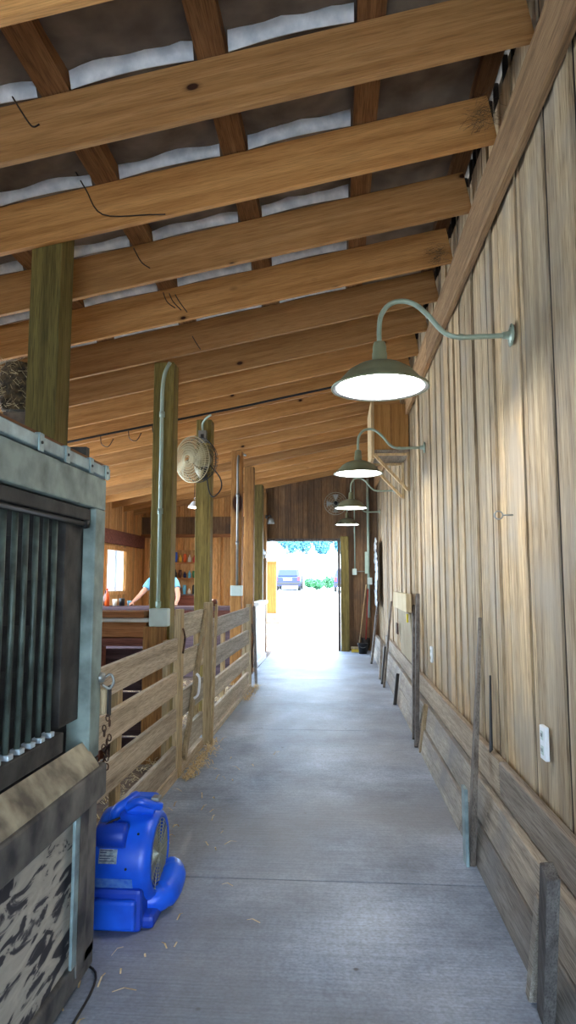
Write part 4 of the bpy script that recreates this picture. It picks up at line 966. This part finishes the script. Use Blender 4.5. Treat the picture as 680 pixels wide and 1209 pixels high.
rm = o.modifiers.new('remesh', 'REMESH'); rm.mode = 'VOXEL'; rm.voxel_size = .009; rm.use_smooth_shade = True
sm_ = o.modifiers.new('smooth', 'SMOOTH'); sm_.iterations = 3
sh_ = MB()
tp(sh_, [V(0, .12, .98), V(0, .08, 1.3), V(0, .02, 1.57), V(0, .005, 1.65)], [.165, .158, .172, .09])
for s in (-1, 1): tp(sh_, [V(s*.08, .03, 1.57), V(s*.20, .02, 1.585), V(s*.29, -.07, 1.45)], [.085, .08, .068])
o = sh_.build('t_shirt', 'shirt', per, smooth=True); rm = o.modifiers.new('remesh', 'REMESH'); rm.mode = 'VOXEL'; rm.voxel_size = .012; rm.use_smooth_shade = True
tr = MB()
for s in (-1, 1): tp(tr, [V(s*.08, .13, .98), V(s*.11, .1, .52), V(s*.12, .14, .08)], [.125, .08, .065])
o = tr.build('jeans', 'jeans', per, smooth=True); rm = o.modifiers.new('remesh', 'REMESH'); rm.mode = 'VOXEL'; rm.voxel_size = .014; rm.use_smooth_shade = True
m = MB(); m.lathe([(.088, -.03), (.094, .03), (.092, .07), (.07, .115), (.03, .14), (0, .142)], V(0, -.068, 1.86), Matrix.Rotation(.1, 3, 'X'), 18); m.build('hair', 'hair', per, smooth=True)
for s in (-1, 1): MB().lathe([(0, -.01), (.009, 0), (0, .01)], V(s*.03, -.155, 1.855), n=8).build('eye', 'c_black', per, smooth=True)

# ------------------------------------------------------------------ outside
def car(x, y, label, rz=0):
    z = ground(y); t = empty('parked_car', (x, y, z), label, 'car')
    prof = [(-2.3, .35), (-2.3, .95), (-2.15, 1.05), (-1.85, 1.52), (-1.6, 1.6), (.3, 1.6), (.9, 1.1), (2.1, .95), (2.25, .6), (2.25, .35)]
    m = MB(); vs = []; k = len(prof)
    for (sx, ins) in ((-1, 1), (-1, 0), (1, 0), (1, 1)):
        for (yy_, zz) in prof:
            w_ = .92-(.16 if zz > 1.2 else 0)-(.05 if ins and zz <= 1.2 else 0)-(.05 if ins else 0)
            vs.append((x+sx*w_, y+yy_*(1 if not ins else .985), z+zz))
    fs = [tuple(range(k-1, -1, -1)), tuple(3*k+i for i in range(k))]
    for q in range(3):
        for i in range(k): fs.append((q*k+i, q*k+(i+1) % k, (q+1)*k+(i+1) % k, (q+1)*k+i))
    m.add(vs, fs); m.build('car_body', 'carblue', t, bevel=.03)
    MB().add([(x-.68, y-2.17, z+1.08), (x+.68, y-2.17, z+1.08), (x+.6, y-1.9, z+1.48), (x-.6, y-1.9, z+1.48), (x-.68, y-2.12, z+1.08), (x+.68, y-2.12, z+1.08), (x+.6, y-1.85, z+1.48), (x-.6, y-1.85, z+1.48)], [(0, 1, 2, 3), (7, 6, 5, 4), (0, 4, 5, 1), (3, 2, 6, 7), (0, 3, 7, 4), (1, 5, 6, 2)]).build('rear_window', 'glassdark', t)
    for s in (-1, 1):
        MB().prism([(x+s*.86, y-1.8, z+1.1), (x+s*.86, y+.6, z+1.1), (x+s*.775, y+.2, z+1.5), (x+s*.775, y-1.65, z+1.5)], (s*.01, 0, 0)).build('side_window', 'glassdark', t)
        MB().box((x+s*.80-.08, y-2.33, z+.72), (x+s*.80+.08, y-2.29, z+1.0)).build('tail_light', 'redlens', t, bevel=.01)
        for yy_ in (-1.45, 1.4):
            w_ = MB(); w_.lathe([(.14, -.11), (.3, -.11), (.33, -.08), (.33, .08), (.3, .11), (.14, .11)], (x+s*.82, y+yy_, z+.33), Matrix.Rotation(PI/2, 3, 'Y'), 24); wh = w_.build('wheel', 'black', t, smooth=True)
            MB().lathe([(0, -.1), (.2, -.1), (.22, .1), (0, .1)], (x+s*.82, y+yy_, z+.33), Matrix.Rotation(PI/2, 3, 'Y'), 16).build('hub_cap', 'chrome', wh)
    MB().box((x-.88, y-2.38, z+.42), (x+.88, y-2.29, z+.62)).build('rear_bumper', 'c_black', t, bevel=.03)
    MB().box((x-.3, y-2.32, z+.76), (x+.3, y-2.3, z+.90)).build('number_plate', 'white', t)
    for s in (-1, 1): MB().tube([(x+s*.6, y-1.5, z+1.66), (x+s*.6, y+.1, z+1.66)], .02, 6).build('roof_rail', 'chrome', t)
car(-3.5, 50, 'deep blue car parked out in the bright yard, left of the bushes')
car(.75, 47, 'deep blue car half hidden by the right side of the doorway')
def leafcloud(mb, c, rad, n_, s, squash=1):
    for k in range(n_):
        v = Vector((R.gauss(0, 1), R.gauss(0, 1), R.gauss(0, 1))).normalized()*(R.random()**.4)
        p = Vector(c)+Vector((v.x*rad[0], v.y*rad[1], v.z*rad[2])); a = Vector((R.gauss(0, 1), R.gauss(0, 1), R.gauss(0, 1))).normalized(); b_ = a.orthogonal().normalized()
        mb.cur = R.random(); mb.add([p-a*s, p+b_*s*.5, p+a*s, p-b_*s*.5], [(0, 1, 2, 3)])
for k, (x, y, r_, lb) in enumerate([(-2.15, 53.5, .45, 'small green bush beside the parked car outside'), (-1.45, 51, .5, 'round green bush in the middle of the doorway view'), (-.55, 52, .6, 'larger green bush at the right of the doorway view')]):
    t = empty('green_bush', (x, y, ground(y)), lb, 'bush'); z = ground(y)
    m = MB(); leafcloud(m, (x, y, z+r_*.85), (r_, r_, r_*.85), 900, .09); m.build('foliage', 'bush', t)
    m = MB()
    for q in range(5): a = q*1.26; m.tube([(x, y, z-.02), (x+.2*math.cos(a), y+.2*math.sin(a), z+r_*.9)], .02, 5)
    m.build('stems', 'bark', t)
tl = ['leftmost hazy tree', 'hazy tree second from the left', 'hazy tree left of the middle', 'hazy tree at the middle', 'hazy tree right of the middle', 'hazy tree near the right door post', 'rightmost hazy tree']
for k in range(7):
    x = -12.6+k*2.75; y = 96+R.uniform(-2, 3); z = ground(y); h_ = R.uniform(5.5, 7.5)
    t = empty('pale_tree', (x, y, z), tl[k]+' along the far edge of the yard', 'tree', 'trees beyond the yard')
    m = MB()
    for q in range(9): leafcloud(m, (x+R.uniform(-.95, .95), y+R.uniform(-1, 1), z+h_*R.uniform(.1, .95)), (1.15, 1.0, 1.3), 420, .28)
    m.build('crown', 'leaf', t)
    MB().tube([(x, y, z-.1), (x+.1, y, z+h_*.4), (x, y, z+h_*.8)], [.25, .18, .06], 8).build('trunk', 'bark', t, smooth=True)
# timber gate post outside
t = empty('porch_post', (-1.95, 19, ground(19)), 'orange timber porch post on a pale stone base just outside', 'porch post')
z = ground(19)
MB().rnd().box((-2.3, 18.9, z), (-1.62, 19.3, z+.28)).build('stone_base', 'stone', t, bevel=.02)
MB().rnd().box((-2.0, 18.95, z+.28), (-1.72, 19.2, z+1.75)).build('post_shaft', 'porchwood', t, bevel=.01)
MB().rnd().box((-2.25, 19.0, z+.28), (-2.03, 19.15, z+2.25)).build('rear_board', 'porchwood', t, bevel=.01)
MB().rnd().box((-2.03, 18.92, z+1.75), (-1.68, 19.22, z+1.8)).build('post_cap', 'palewood', t, bevel=.008)

# ------------------------------------------------------------------ light
wd = bpy.data.worlds.new('sky'); scn.world = wd; wd.use_nodes = True
n = wd.node_tree; n.nodes.clear()
out = n.nodes.new('ShaderNodeOutputWorld'); bg = n.nodes.new('ShaderNodeBackground'); n.links.new(bg.outputs[0], out.inputs[0])
sky = n.nodes.new('ShaderNodeTexSky'); sky.sky_type = 'HOSEK_WILKIE'; sky.turbidity = 3; sky.ground_albedo = .5
sd_ = Vector((-.45, -.35, .82)).normalized(); sky.sun_direction = sd_
mx = n.nodes.new('ShaderNodeMixRGB'); mx.inputs[0].default_value = .62; mx.inputs[2].default_value = (.60, .79, 1.0, 1)
n.links.new(sky.outputs[0], mx.inputs[1]); n.links.new(mx.outputs[0], bg.inputs[0]); bg.inputs[1].default_value = 6.5
sl = bpy.data.lights.new('sun', 'SUN'); sl.energy = 5; sl.angle = .01; sl.color = (1, .96, .9)
so = bpy.data.objects.new('sun', sl); col.objects.link(so)
sdir = Vector((-.35, -.25, .9)).normalized()
so.rotation_euler = sdir.to_track_quat('Z', 'Y').to_euler()

# ------------------------------------------------------------------ camera
F = 780.; CX, CY = 340., 604.5; VX, VY = 397., 685.
p = math.atan((VY-CY)/F); psi = math.atan((VX-CX)/F*math.cos(p))
cd = bpy.data.cameras.new('camera'); cam = bpy.data.objects.new('camera', cd); col.objects.link(cam)
cd.sensor_fit = 'VERTICAL'; cd.sensor_height = 36; cd.sensor_width = 36*680/1209; cd.lens = F/1209*36; cd.clip_start = .05; cd.clip_end = 500
cam.location = (0, 0, 1.6); cam.rotation_euler = (PI/2+p, 0, psi)
scn.camera = cam
scn.view_settings.view_transform = 'Standard'; scn.view_settings.look = 'None'
scn.view_settings.exposure = 1.95; scn.view_settings.gamma = 1; scn.view_settings.use_curve_mapping = False
